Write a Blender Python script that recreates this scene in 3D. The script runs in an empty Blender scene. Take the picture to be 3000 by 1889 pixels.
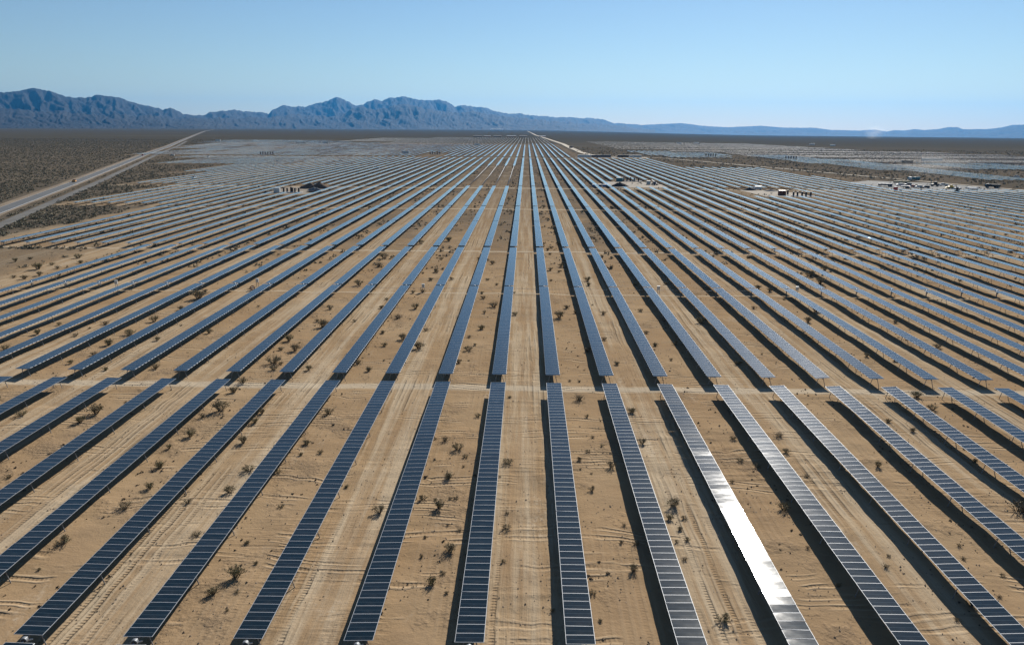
import bpy, math, random
import numpy as np
R_ = math.radians
random.seed(7)
rng = np.random.default_rng(11)
scene = bpy.context.scene
COL = scene.collection

# ---------------------------------------------------------------- camera
CAM_H = 37.41            # above ground; panel plane is 1.5 m up
cam = bpy.data.cameras.new('camera')
cam.lens = 36.0 * 2293.04 / 3000.0
cam.sensor_width = 36.0
cam.clip_start = 1.0
cam.clip_end = 90000.0
co = bpy.data.objects.new('camera', cam)
COL.objects.link(co)
from mathutils import Matrix, Vector
th, ps, ro = 0.2457, 0.0170, 0.0064
F = Vector((-math.sin(ps) * math.cos(th), math.cos(ps) * math.cos(th), -math.sin(th)))
Rt = Vector((math.cos(ps), math.sin(ps), 0))
Up = Rt.cross(F)
R2 = Rt * math.cos(ro) + Up * math.sin(ro)
U2 = -Rt * math.sin(ro) + Up * math.cos(ro)
co.matrix_world = Matrix(((R2.x, U2.x, -F.x, -0.25), (R2.y, U2.y, -F.y, 0), (R2.z, U2.z, -F.z, CAM_H), (0, 0, 0, 1)))
scene.camera = co

# ---------------------------------------------------------------- light
SUN_AZ, SUN_EL = R_(17.4), R_(28.6)
sdir = Vector((math.sin(SUN_AZ) * math.cos(SUN_EL), math.cos(SUN_AZ) * math.cos(SUN_EL), math.sin(SUN_EL)))
sl = bpy.data.lights.new('sun', 'SUN')
sl.energy = 5.0
sl.angle = R_(0.53)
sl.color = (1.0, 0.95, 0.87)
so = bpy.data.objects.new('sun', sl)
so.rotation_euler = (-sdir).to_track_quat('-Z', 'Y').to_euler()
COL.objects.link(so)
world = bpy.data.worlds.new('World')
scene.world = world
world.use_nodes = True
nt = world.node_tree
nt.nodes.clear()
sky = nt.nodes.new('ShaderNodeTexSky')
sky.sky_type = 'NISHITA'
sky.sun_disc = False
sky.sun_elevation = SUN_EL
sky.sun_rotation = SUN_AZ
sky.altitude = 600
sky.air_density = 1.1
sky.dust_density = 0.12
sky.ozone_density = 4.5
bg = nt.nodes.new('ShaderNodeBackground')
bg.inputs['Strength'].default_value = 0.058
wo = nt.nodes.new('ShaderNodeOutputWorld')
nt.links.new(sky.outputs[0], bg.inputs[0])
nt.links.new(bg.outputs[0], wo.inputs[0])
vs = scene.view_settings
vs.view_transform = 'Standard'
vs.look = 'None'
vs.exposure = 0.5
vs.gamma = 1.0
vs.use_curve_mapping = False
cy = scene.cycles
cy.use_denoising = True
cy.max_bounces = 5
cy.diffuse_bounces = 1
cy.glossy_bounces = 2
cy.transmission_bounces = 2
cy.volume_bounces = 0
cy.transparent_max_bounces = 6
cy.use_adaptive_sampling = True
cy.sample_clamp_indirect = 6.0
scene.render.film_transparent = False

# ---------------------------------------------------------------- noise
def _hash(ix, iy, seed):
    n = (ix.astype(np.int64) * 374761393 + iy.astype(np.int64) * 668265263 + seed * 1442695041) & 0x7fffffff
    n = ((n ^ (n >> 13)) * 1274126177) & 0x7fffffff
    n = n ^ (n >> 16)
    return (n & 0xffff) / 65535.0 * 2 - 1

def vnoise(x, y, seed=0):
    x = np.asarray(x, float); y = np.asarray(y, float)
    ix = np.floor(x); iy = np.floor(y)
    fx = x - ix; fy = y - iy
    fx = fx * fx * (3 - 2 * fx); fy = fy * fy * (3 - 2 * fy)
    a = _hash(ix, iy, seed); b = _hash(ix + 1, iy, seed)
    c = _hash(ix, iy + 1, seed); d = _hash(ix + 1, iy + 1, seed)
    return (a * (1 - fx) + b * fx) * (1 - fy) + (c * (1 - fx) + d * fx) * fy

def fbm(x, y, seed=0, o=4):
    s = 0; a = 1.0; t = 0
    for i in range(o):
        s = s + a * vnoise(x, y, seed + i * 17); t += a
        x = x * 2.03 + 3.1; y = y * 2.03 + 1.7; a *= 0.5
    return s / t

def sstep(a, b, x):
    t = np.clip((x - a) / (b - a), 0, 1)
    return t * t * (3 - 2 * t)

def gz(X, Y):
    X = np.asarray(X, float); Y = np.asarray(Y, float)
    r = np.hypot(X, Y)
    near = (1 - sstep(230, 340, Y)) * (1 - sstep(120, 170, np.abs(X)))
    z = near * (0.20 * fbm(X / 14, Y / 17, 3, 2) + 0.13 * fbm(X / 3.1, Y / 3.6, 5, 3))
    z = z + near * 0.05 * vnoise(X / 9.0, Y / 0.45, 9) * sstep(0.15, 0.6, vnoise(X / 11, Y / 9, 21))
    az = np.degrees(np.arctan2(X, np.maximum(Y, 1)))
    far = np.maximum(r - 1500, 0)
    kr = 0.0048 * sstep(-2, 18, az) + 0.0015
    return z - r * r / 1.45e7 * sstep(500, 1500, r) - far * kr

# ---------------------------------------------------------------- materials
def mat(name):
    m = bpy.data.materials.new(name); m.use_nodes = True
    m.node_tree.nodes.clear()
    return m, NG(m.node_tree)

class NG:
    def __init__(s, t): s.t = t
    def n(s, ty, **kw):
        nd = s.t.nodes.new('ShaderNode' + ty)
        for k, v in kw.items():
            if k.startswith('i_'):
                nd.inputs[k[2:].replace('_', ' ')].default_value = v
            else: setattr(nd, k, v)
        return nd
    def l(s, a, b): s.t.links.new(a, b)
    def put(s, inp, v):
        if hasattr(v, 'is_linked') or hasattr(v, 'links'): s.l(v, inp)
        else: inp.default_value = v
    def m(s, op, a, b=0.0, c=0.0, clamp=False):
        nd = s.n('Math', operation=op, use_clamp=clamp)
        s.put(nd.inputs[0], a); s.put(nd.inputs[1], b); s.put(nd.inputs[2], c)
        return nd.outputs[0]
    def ss(s, a, b, x):
        nd = s.n('MapRange', interpolation_type='SMOOTHSTEP')
        s.put(nd.inputs['Value'], x); nd.inputs['From Min'].default_value = a; nd.inputs['From Max'].default_value = b
        return nd.outputs[0]
    def mix(s, f, a, b, bt='MIX'):
        nd = s.n('Mix', data_type='RGBA', blend_type=bt)
        s.put(nd.inputs[0], f)
        s.put(nd.inputs[6], a if not isinstance(a, tuple) else (*a[:3], 1)); s.put(nd.inputs[7], b if not isinstance(b, tuple) else (*b[:3], 1))
        return nd.outputs[2]
    def noise(s, vec, sc, det=3, rough=.55, dist=0.0):
        nd = s.n('TexNoise'); s.l(vec, nd.inputs['Vector'])
        nd.inputs['Scale'].default_value = sc; nd.inputs['Detail'].default_value = det
        nd.inputs['Roughness'].default_value = rough; nd.inputs['Distortion'].default_value = dist
        return nd.outputs[0]
    def map(s, vec, sc=(1, 1, 1), loc=(0, 0, 0), rot=(0, 0, 0)):
        nd = s.n('Mapping'); s.l(vec, nd.inputs[0])
        nd.inputs['Scale'].default_value = sc; nd.inputs['Location'].default_value = loc; nd.inputs['Rotation'].default_value = rot
        return nd.outputs[0]
    def bump(s, h, st=.5, dist=.1):
        nd = s.n('Bump'); s.l(h, nd.inputs['Height']); s.put(nd.inputs['Strength'], st); nd.inputs['Distance'].default_value = dist
        return nd.outputs[0]
    def out(s, col, rough=.9, normal=None, metal=0.0, spec=None):
        p = s.n('BsdfPrincipled'); o = s.n('OutputMaterial')
        s.put(p.inputs['Base Color'], col if not isinstance(col, tuple) else (*col[:3], 1))
        s.put(p.inputs['Roughness'], rough); p.inputs['Metallic'].default_value = metal
        if spec is not None: p.inputs['Specular IOR Level'].default_value = spec
        if normal is not None: s.l(normal, p.inputs['Normal'])
        s.l(p.outputs[0], o.inputs[0])
        return p

def simple(name, col, rough=.6, metal=0.0, var=.25, sc=3.0, spec=None, bump=0.0):
    m, g = mat(name)
    tc = g.n('TexCoord').outputs['Object']
    nz = g.noise(tc, sc, 4)
    dk = tuple(c * (1 - var) for c in col); lt = tuple(min(1, c * (1 + var * .6)) for c in col)
    c = g.mix(nz, dk, lt)
    nrm = g.bump(nz, .4, bump) if bump else None
    g.out(c, g.m('MULTIPLY_ADD', nz, .2, rough - .1), nrm, metal, spec)
    return m

M = {}
M['frame'] = simple('aluminium_frame', (.43, .45, .47), .55, 0.2, .1, 2, .3)
M['steel'] = simple('galvanised_steel', (.22, .23, .24), .55, .3, .2, 3)
M['back'] = simple('module_backsheet', (.035, .035, .04), .7)
M['white'] = simple('white_paint', (.62, .63, .62), .5, 0, .12, 1.2)
M['offwhite'] = simple('weathered_white', (.60, .60, .57), .6, 0, .2, 1.0)
M['dark'] = simple('dark_cabinet_paint', (.035, .03, .028), .6, 0, .3)
M['black'] = simple('tyre_rubber', (.02, .02, .022), .8, 0, .2)
M['glassv'] = simple('window_glass', (.02, .025, .03), .12, 0, .1)
M['blue'] = simple('blue_paint', (.03, .12, .33), .5, 0, .2)
M['navy'] = simple('navy_paint', (.02, .03, .07), .35)
M['red'] = simple('red_paint', (.38, .05, .04), .5, 0, .3)
M['yellow'] = simple('yellow_paint', (.55, .36, .04), .5)
M['orange'] = simple('orange_paint', (.6, .28, .06), .45)
M['silver'] = simple('silver_paint', (.45, .48, .5), .3, .4)
M['teal'] = simple('teal_paint', (.08, .2, .22), .5)
M['rust'] = simple('rusty_steel', (.19, .08, .05), .8, 0, .4)
M['timber'] = simple('stacked_timber', (.5, .42, .26), .8, 0, .3, 5)
M['concrete'] = simple('concrete', (.48, .46, .42), .85, 0, .15)
M['spoil'] = simple('excavated_soil', (.15, .105, .075), .95, 0, .4, 1.2, 0.1, .3)
M['gravel'] = simple('grey_gravel', (.2, .2, .2), .95, 0, .35, 3, 0.1, .2)
M['darksoil'] = simple('dark_gravel', (.085, .075, .068), .95, 0, .35, 2, 0.1, .2)
M['lamp'] = simple('lamp_lens', (.7, .65, .5), .2)

# solar glass: colour and gloss vary a little per module through a face attribute
def glass_mat(name, objrand):
    m, g = mat(name)
    tc = g.n('TexCoord')
    uv = g.n('UVMap').outputs[0]
    if objrand: rnd = g.n('ObjectInfo').outputs['Random']
    else: rnd = g.n('Attribute', attribute_name='rnd').outputs['Fac']
    sx = g.n('SeparateXYZ'); g.l(uv, sx.inputs[0])
    v = sx.outputs[1]; u = sx.outputs[0]
    # gap between the two half-cell groups and faint busbar lines
    mid = g.m('LESS_THAN', g.m('ABSOLUTE', g.m('SUBTRACT', v, g.m('MULTIPLY_ADD', rnd, .1, .42))), .014)
    cell = g.m('LESS_THAN', g.m('ABSOLUTE', g.m('SUBTRACT', g.m('FRACT', g.m('MULTIPLY', v, 6)), .5)), .03)
    base = g.mix(rnd, (.003, .009, .011), (.008, .013, .015))
    base = g.mix(g.m('MULTIPLY', cell, .15), base, (.03, .045, .055))
    base = g.mix(g.m('MULTIPLY', mid, .6), base, (.10, .13, .145))
    dust = g.noise(tc.outputs['Object'], .9, 4)
    base = g.mix(g.m('MULTIPLY', g.ss(.45, .8, dust), .05), base, (.3, .25, .19))
    nz = g.noise(tc.outputs['Object'], .55, 2)
    nb = g.bump(nz, .25, .012)
    rough = g.m('MULTIPLY_ADD', dust, .06, .035)
    p = g.out(base, rough, nb)
    p.inputs['IOR'].default_value = 1.5
    p.inputs['Coat Weight'].default_value = .022; p.inputs['Coat Roughness'].default_value = .36
    p.inputs['Specular IOR Level'].default_value = .42
    return m
M['glass'] = glass_mat('solar_glass', False)
M['glass1'] = glass_mat('solar_glass_single', True)

# ---- desert ground
def ground_mat():
    m, g = mat('desert_ground')
    pos = g.n('NewGeometry').outputs['Position']
    sp = g.n('SeparateXYZ'); g.l(pos, sp.inputs[0]); X, Y = sp.outputs[0], sp.outputs[1]
    wild = g.n('Attribute', attribute_name='wild').outputs['Fac']
    farm = g.n('Attribute', attribute_name='far').outputs['Fac']
    big = g.noise(pos, .035, 4, .6); mid = g.noise(pos, .22, 5, .62); fine = g.noise(pos, 1.7, 5, .7); peb = g.noise(pos, 5.5, 3, .7)
    wob = g.m('MULTIPLY', g.m('SUBTRACT', g.noise(g.map(pos, (.08, .02, 1)), 1, 3), .5), 2.4)
    Xw = g.m('ADD', X, wob)
    lane = g.m('COSINE', g.m('MULTIPLY', X, math.pi / 8))        # +1 driven lanes, -1 planted lanes
    lanem = g.ss(-.15, .45, g.m('ADD', lane, g.m('MULTIPLY', g.m('SUBTRACT', mid, .5), .5)))
    # sand
    sand = g.mix(g.ss(.3, .72, big), (.30, .200, .112), (.355, .250, .147))
    sand = g.mix(g.m('MULTIPLY', g.ss(.42, .78, mid), .55), sand, (.235, .165, .10))
    # driven lanes: paler compacted, with streaks along the rows
    st = g.noise(g.map(pos, (2.2, .035, 1)), 1, 4, .65)
    st2 = g.noise(g.map(pos, (.7, .02, 1)), 1, 3, .6)
    pale = g.m('MULTIPLY', lanem, g.ss(.38, .66, st2))
    sand = g.mix(g.m('MULTIPLY', pale, .62), sand, (.49, .40, .28))
    sand = g.mix(g.m('MULTIPLY', g.m('MULTIPLY', lanem, g.ss(.5, .72, st)), .5), sand, (.30, .215, .135))
    # broken whitish caliche scrapings
    cal = g.m('MULTIPLY', g.ss(.60, .70, g.noise(g.map(pos, (.16, .05, 1), (7, 3, 0)), 1, 5, .7)), g.ss(.42, .6, fine))
    sand = g.mix(g.m('MULTIPLY', cal, .6), sand, (.50, .41, .30))
    # undisturbed darker strips between the rows further out
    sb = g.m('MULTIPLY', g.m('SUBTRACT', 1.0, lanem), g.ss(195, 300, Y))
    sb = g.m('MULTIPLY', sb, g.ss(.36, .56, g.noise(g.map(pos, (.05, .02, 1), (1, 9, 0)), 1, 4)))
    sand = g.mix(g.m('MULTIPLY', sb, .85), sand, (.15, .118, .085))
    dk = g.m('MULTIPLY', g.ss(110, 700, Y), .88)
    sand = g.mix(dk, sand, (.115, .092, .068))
    # ruts across the rows: soft ridges of pushed sand
    rc = g.noise(g.map(pos, (.16, 1.5, 1)), 1, 5, .65, .6)
    rmask = g.ss(.56, .70, g.noise(g.map(pos, (.035, .055, 1), (4, 1, 0)), 1, 3))
    rmask2 = g.m('MULTIPLY', rmask, g.m('SUBTRACT', 1.0, g.m('MULTIPLY', g.ss(40, 200, Y), .6)))
    sand = g.mix(g.m('MULTIPLY', g.m('MULTIPLY', rmask2, g.ss(.58, .68, rc)), .45), sand, (.2, .14, .09))
    # wheel ruts: pairs of grooves wandering across the rows and along the lanes
    def ruts(a, b, P, sca, wa, half, seed, gate, lo):
        warp = g.m('MULTIPLY', g.m('SUBTRACT', g.noise(g.map(pos, sca, (seed, seed * .7, 0)), 1, 3, .5), .5), wa)
        u = g.m('FRACT', g.m('DIVIDE', g.m('ADD', a, warp), P))
        d = g.m('MULTIPLY', g.m('ABSOLUTE', g.m('SUBTRACT', u, .5)), P)
        e = g.m('ABSOLUTE', g.m('SUBTRACT', d, half))
        gr = g.m('SUBTRACT', 1.0, g.ss(.10, .30, e))
        lip = g.m('SUBTRACT', 1.0, g.ss(.05, .22, g.m('ABSOLUTE', g.m('SUBTRACT', e, .38))))
        gt = g.ss(lo, lo + .10, g.noise(g.map(pos, gate, (seed * 2.1, seed, 0)), 1, 3, .6))
        tread = g.m('MULTIPLY_ADD', g.m('SINE', g.m('MULTIPLY_ADD', fine, 3.0, g.m('MULTIPLY', b, 17.0))), .22, .78)
        return g.m('MULTIPLY', g.m('MULTIPLY', gr, gt), tread), g.m('MULTIPLY', lip, gt)
    g1, l1 = ruts(Y, X, 6.3, (.045, .05, 1), 9.0, .85, 3.0, (.10, .10, 1), .50)
    g2, l2 = ruts(Y, X, 3.7, (.06, .09, 1), 6.0, .8, 8.0, (.07, .12, 1), .56)
    g3, l3 = ruts(X, Y, 2.9, (.06, .012, 1), 3.0, .8, 5.0, (.14, .03, 1), .50)
    acr = g.m('SUBTRACT', 1.0, g.m('MULTIPLY', lanem, .45))
    grv = g.m('MAXIMUM', g.m('MULTIPLY', g.m('MAXIMUM', g1, g2), acr), g.m('MULTIPLY', g3, g.m('MULTIPLY_ADD', lanem, .8, .2)))
    lps = g.m('MAXIMUM', g.m('MULTIPLY', g.m('MAXIMUM', l1, l2), acr), g.m('MULTIPLY', l3, g.m('MULTIPLY_ADD', lanem, .8, .2)))
    sand = g.mix(g.m('MULTIPLY', grv, .42), sand, (.20, .145, .092))  # grooves darkened: shadow inside the ruts put into the colour
    sand = g.mix(g.m('MULTIPLY', lps, .35), sand, (.47, .38, .265))
    # churned, darker crusted patches
    ch = g.m('MULTIPLY', g.ss(.52, .66, g.noise(g.map(pos, (.13, .09, 1), (2, 5, 0)), 1, 5, .68)), g.m('SUBTRACT', 1.0, g.m('MULTIPLY', lanem, .7)))
    sand = g.mix(g.m('MULTIPLY', ch, .5), sand, (.22, .157, .10))
    # pebbles and crumbs
    pm = g.m('MULTIPLY', g.ss(.62, .72, peb), g.ss(.4, .62, mid))
    sand = g.mix(g.m('MULTIPLY', pm, .75), sand, (.13, .09, .06))
    # compacted cross tracks in the gaps between blocks
    ct = None
    for y0, w in ((109.4, 1.5), (176.2, .5), (238.6, 1.2), (364.8, 1.8), (491.4, 3.6), (618.5, 1.5), (745.5, 1.8), (966, 2.4)):
        a = g.m('ABSOLUTE', g.m('SUBTRACT', g.m('ADD', Y, g.m('MULTIPLY', g.m('SUBTRACT', mid, .5), 1.0)), y0))
        b = g.m('SUBTRACT', 1.0, g.ss(w * .5, w * 1.15, a))
        ct = b if ct is None else g.m('MAXIMUM', ct, b)
    sand = g.mix(g.m('MULTIPLY', ct, .8), sand, (.45, .37, .265))
    # wild desert: grey brown gravel flats with scrub specks
    w0 = g.mix(g.ss(.3, .7, g.noise(pos, .012, 4)), (.10, .084, .063), (.14, .114, .084))
    w0 = g.mix(g.m('MULTIPLY', g.ss(.5, .75, fine), .4), w0, (.13, .10, .075))
    vz = g.n('TexVoronoi', feature='F1'); g.l(pos, vz.inputs['Vector']); vz.inputs['Scale'].default_value = .2
    speck = g.m('SUBTRACT', 1.0, g.ss(.16, .36, vz.outputs['Distance']))
    farfade = g.m('MULTIPLY', g.m('SUBTRACT', 1.0, g.ss(2500, 7000, Y)), g.ss(700, 1300, Y))
    w0 = g.mix(g.m('MULTIPLY', g.m('MULTIPLY', speck, farfade), .8), w0, (.06, .062, .035))
    w0 = g.mix(farm, w0, (.075, .067, .050))  # far plain tone: distant scrub and its shadow sides put into the colour
    wash = g.ss(.60, .66, g.noise(g.map(pos, (.0011, .0006, 1), (0.3, 0.1, 0), (0, 0, .5)), 1, 6, .6, 1.0))
    w0 = g.mix(g.m('MULTIPLY', g.m('MULTIPLY', wash, farm), .22), w0, (.15, .13, .10))
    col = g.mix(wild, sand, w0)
    # relief
    tread = g.noise(g.map(pos, (1.3, .06, 1)), 1, 4, .7)
    h = g.m('MULTIPLY', fine, .10)
    h = g.m('ADD', h, g.m('MULTIPLY', mid, .30))
    h = g.m('ADD', h, g.m('MULTIPLY', peb, .05))
    h = g.m('ADD', h, g.m('MULTIPLY', g.m('MULTIPLY', tread, lanem), .32))
    h = g.m('ADD', h, g.m('MULTIPLY', g.m('MULTIPLY', rc, rmask2), .6))
    h = g.m('ADD', h, g.m('MULTIPLY', lps, .10))
    h = g.m('ADD', h, g.m('MULTIPLY', grv, -.22))
    h = g.m('ADD', h, g.m('MULTIPLY', g.m('MULTIPLY', ch, fine), .35))
    st_ = g.m('SUBTRACT', 1.0, g.ss(150, 900, Y))
    nb = g.bump(h, g.m('MULTIPLY', st_, .72), .7)
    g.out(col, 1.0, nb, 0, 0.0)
    return m
M['ground'] = ground_mat()

def shrub_mat(name, c1, c2, c3):
    m, g = mat(name)
    pos = g.n('NewGeometry').outputs['Position']
    oi = g.n('ObjectInfo').outputs['Random']
    a = g.noise(pos, 2.5, 2); b = g.noise(pos, .23, 2)
    c = g.mix(g.ss(.35, .65, a), c1, c2)
    c = g.mix(g.m('MULTIPLY', g.ss(.35, .65, g.m('MULTIPLY_ADD', oi, .5, g.m('MULTIPLY', b, .6))), .7), c, c3)
    p = g.out(c, .8, None, 0, .2)
    return m
M['leaf'] = shrub_mat('creosote_foliage', (.14, .125, .058), (.25, .215, .10), (.21, .17, .10))
M['twig'] = shrub_mat('shrub_twigs', (.10, .075, .05), (.19, .15, .10), (.12, .10, .075))
M['scrub'] = shrub_mat('scrub_foliage', (.19, .17, .11), (.27, .24, .16), (.165, .148, .10))

# ---------------------------------------------------------------- mesh helpers
class MB:
    def __init__(s): s.v = []; s.f = []; s.mi = []; s.mats = []
    def _m(s, name):
        if name not in s.mats: s.mats.append(name)
        return s.mats.index(name)
    def poly(s, pts, m):
        b = len(s.v); s.v += [tuple(p) for p in pts]; s.f.append(tuple(range(b, b + len(pts)))); s.mi.append(s._m(m))
    def hexa(s, p, m):      # 8 points: bottom 4 ccw, top 4 ccw
        b = len(s.v); s.v += [tuple(q) for q in p]; k = s._m(m)
        for f in ((3, 2, 1, 0), (4, 5, 6, 7), (0, 1, 5, 4), (1, 2, 6, 5), (2, 3, 7, 6), (3, 0, 4, 7)):
            s.f.append(tuple(b + i for i in f)); s.mi.append(k)
    def box(s, c, d, m, taper=1.0, rz=0.0):
        x, y, z = c; a, b_, h = d[0] / 2, d[1] / 2, d[2] / 2
        ca, sa = math.cos(rz), math.sin(rz)
        P = []
        for zz, t in ((-h, 1), (h, taper)):
            for sx, sy in ((-1, -1), (1, -1), (1, 1), (-1, 1)):
                px, py = sx * a * t, sy * b_ * t
                P.append((x + px * ca - py * sa, y + px * sa + py * ca, z + zz))
        s.hexa(P, m)
    def tube(s, p, q, r, m, n=8, r2=None, caps=True):
        p = Vector(p); q = Vector(q); d = (q - p).normalized()
        a = d.orthogonal().normalized(); c = d.cross(a); r2 = r if r2 is None else r2
        b = len(s.v); k = s._m(m)
        for base, rr in ((p, r), (q, r2)):
            for i in range(n):
                t = 2 * math.pi * i / n
                s.v.append(tuple(base + (a * math.cos(t) + c * math.sin(t)) * rr))
        for i in range(n):
            j = (i + 1) % n
            s.f.append((b + i, b + j, b + n + j, b + n + i)); s.mi.append(k)
        if caps:
            s.f.append(tuple(b + i for i in reversed(range(n)))); s.f.append(tuple(b + n + i for i in range(n))); s.mi += [k, k]
    def prism(s, prof, y0, y1, m, axis='y'):   # profile in x,z extruded along y
        k = s._m(m); n = len(prof); b = len(s.v)
        for yy in (y0, y1):
            for x, z in prof: s.v.append((x, yy, z) if axis == 'y' else (yy, x, z))
        for i in range(n):
            j = (i + 1) % n
            s.f.append((b + i, b + j, b + n + j, b + n + i)); s.mi.append(k)
        s.f.append(tuple(b + i for i in reversed(range(n)))); s.f.append(tuple(b + n + i for i in range(n))); s.mi += [k, k]
    def mesh(s, name, smooth=False):
        me = bpy.data.meshes.new(name); me.from_pydata(s.v, [], s.f)
        for mm in s.mats: me.materials.append(M[mm])
        me.polygons.foreach_set('material_index', s.mi)
        if smooth: me.polygons.foreach_set('use_smooth', [True] * len(s.f))
        me.update()
        return me

def obj(name, me, parent=None, loc=(0, 0, 0), rz=0.0, rot=None, scale=None):
    o = bpy.data.objects.new(name, me); COL.objects.link(o)
    if parent is not None: o.parent = parent
    o.location = loc
    o.rotation_euler = rot if rot else (0, 0, rz)
    if scale: o.scale = scale if isinstance(scale, tuple) else (scale,) * 3
    return o

def tag(o, label, cat, group=None, kind=None):
    if label: o['label'] = label
    if cat: o['category'] = cat
    if group: o['group'] = group
    if kind: o['kind'] = kind
    return o

def copy_tree(o, parent=None):
    c = o.copy(); COL.objects.link(c); c.parent = parent
    for ch in list(o.children): copy_tree(ch, c)
    return c

def np_mesh(name, V, Fc, mats, mi=None, nper=4):
    me = bpy.data.meshes.new(name)
    V = np.ascontiguousarray(V, dtype=np.float32); Fc = np.ascontiguousarray(Fc, dtype=np.int32)
    me.vertices.add(len(V)); me.vertices.foreach_set('co', V.ravel())
    me.loops.add(Fc.size); me.loops.foreach_set('vertex_index', Fc.ravel())
    me.polygons.add(len(Fc)); me.polygons.foreach_set('loop_start', np.arange(0, Fc.size, nper, dtype=np.int32))
    for mm in mats: me.materials.append(M[mm])
    if mi is not None: me.polygons.foreach_set('material_index', np.asarray(mi, np.int32))
    me.update(calc_edges=True); me.validate()
    return me

# ---------------------------------------------------------------- ground sheet
def grow(a, step, k, end):
    out = []; v = a
    while v < end:
        v += step; step *= k; out.append(v)
    return out
ys = list(np.arange(-60, 36, 4.0)) + list(np.arange(36, 116, .4)) + list(np.arange(116, 262, .85))
ys += grow(ys[-1], 1.2, 1.03, 45000)
xh = list(np.arange(0, 84, .55)); xh += grow(xh[-1], .8, 1.045, 34000)
xs = [-x for x in reversed(xh[1:])] + xh
XX, YY = np.meshgrid(np.array(xs), np.array(ys))
ZZ = gz(XX, YY)
V = np.stack([XX, YY, ZZ], -1).reshape(-1, 3)
nx, ny = len(xs), len(ys)
idx = np.arange(nx * ny).reshape(ny, nx)
Fc = np.stack([idx[:-1, :-1], idx[:-1, 1:], idx[1:, 1:], idx[1:, :-1]], -1).reshape(-1, 4)
me = np_mesh('ground', V, Fc, ['ground'])
me.polygons.foreach_set('use_smooth', np.ones(len(Fc), bool))
def left_edge(Y):
    e = [-400, 111, 111.1, 238, 238.1, 365, 365.1, 491, 491.1, 618, 618.1, 745, 745.1, 872, 872.1, 967, 967.1, 1220, 1220.1, 1600, 2100]
    v = [-116, -116, -130, -130, -172, -172, -220, -220, -253, -253, -280, -280, -358, -358, -398, -398, -494, -494, -575, -640, -760]
    return np.interp(Y, e, v)
def wildness(X, Y):
    lb = left_edge(Y) + 5 * fbm(X / 12, Y / 12, 31, 3)
    w = sstep(0, 9, lb - X) * (.55 + .45 * sstep(236, 262, Y))
    # east side: beyond the shorter blocks
    rb = np.interp(Y, [0, 490, 500, 600, 745, 750, 975, 1000, 1760, 1800], [900, 900, 318, 250, 226, 150, 138, 66, 60, -3000])
    w = np.maximum(w, sstep(0, 12, X - rb - 5 * fbm(X / 25, Y / 25, 37, 2)) * (Y > 488))
    w = np.maximum(w, sstep(1700, 2300, Y))
    return w
wl = wildness(XX, YY).ravel().astype(np.float32)
a = me.attributes.new('wild', 'FLOAT', 'POINT'); a.data.foreach_set('value', wl)
RR = np.hypot(XX, YY)
fa = (sstep(900, 2600, RR)).ravel().astype(np.float32)
a = me.attributes.new('far', 'FLOAT', 'POINT'); a.data.foreach_set('value', fa)
tag(obj('ground', me), 'tan desert ground with tyre tracks between the solar rows', None, kind='structure')

def gzf(x, y): return float(gz(x, y))

# ---------------------------------------------------------------- mountains
def crest_mesh(name, table, rc_f, depth_front, depth_back, seed, az0, az1, naz, nr, mats, rough=1.0, hcut=0.0):
    tz = np.array([t[0] for t in table]); te = np.array([t[1] for t in table])
    az = np.linspace(az0, az1, naz)
    e = np.interp(az, tz, te)
    e = e + (.045 * fbm(az * 2.6, az * 0 + seed, seed, 5) + .03 * (1 - 2 * np.abs(vnoise(az * 5, az * 0, seed + 2)))) * rough * (1 - .75 * sstep(4, 10, az))
    rc = rc_f(az)
    Hc = CAM_H + rc * np.tan(np.radians(e))
    t = np.concatenate([np.linspace(-1, 0, nr)[:-1], np.linspace(0, 1, nr // 3)])
    A, T = np.meshgrid(az, t)
    Rr = rc[None, :] + np.where(T < 0, T * depth_front, T * depth_back)
    Xg = Rr * np.sin(np.radians(A)); Yg = Rr * np.cos(np.radians(A))
    g0 = gz(Xg, Yg) - 15
    s = 1 - np.abs(T)
    # crest height, blurred sideways as we go down the flank
    wob = fbm(A * 1.3, T * 3.0 + seed, seed + 3, 3) * (1 - s) * 1.8
    Hd = np.interp((A + wob).ravel(), az, Hc).reshape(A.shape)
    ridg = 1 - np.abs(fbm(A * 1.1 + wob * 1.2 + T * .8, T * 2.6 + 5 + A * .25, seed + 9, 6))
    ridg2 = 1 - np.abs(fbm(A * 3.6 + wob * 2.5 - T * 3, T * 8.0 + A * .8, seed + 14, 4))
    prof = s ** 1.55
    fan = .18 * sstep(0, .7, s)
    h = prof * (.82 + fan)
    env = np.sin(np.pi * np.clip(s, 0, 1)) ** .7
    h = h + env * ((ridg - .78) * .55 + (ridg2 - .8) * .14) * (.25 + prof)
    h = np.clip(h, 0, None)
    Hrel = Hd - g0
    dn = sstep(0, 1, s)
    Zg = g0 + Hrel * h
    # never rise above the sight line through the crest
    lim = CAM_H + Rr * np.tan(np.radians(e))[None, :]
    Zg = np.where(T < 0, np.minimum(Zg, lim - (1 - s) * 18), Zg)
    Zg[t == 0] = Hc
    V = np.stack([Xg, Yg, Zg], -1).reshape(-1, 3)
    n1, n0 = A.shape[1], A.shape[0]
    idx = np.arange(n0 * n1).reshape(n0, n1)
    Fc = np.stack([idx[:-1, :-1], idx[:-1, 1:], idx[1:, 1:], idx[1:, :-1]], -1).reshape(-1, 4)
    me = np_mesh(name, V, Fc, mats)
    me.polygons.foreach_set('use_smooth', np.ones(len(Fc), bool))
    return me
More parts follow.
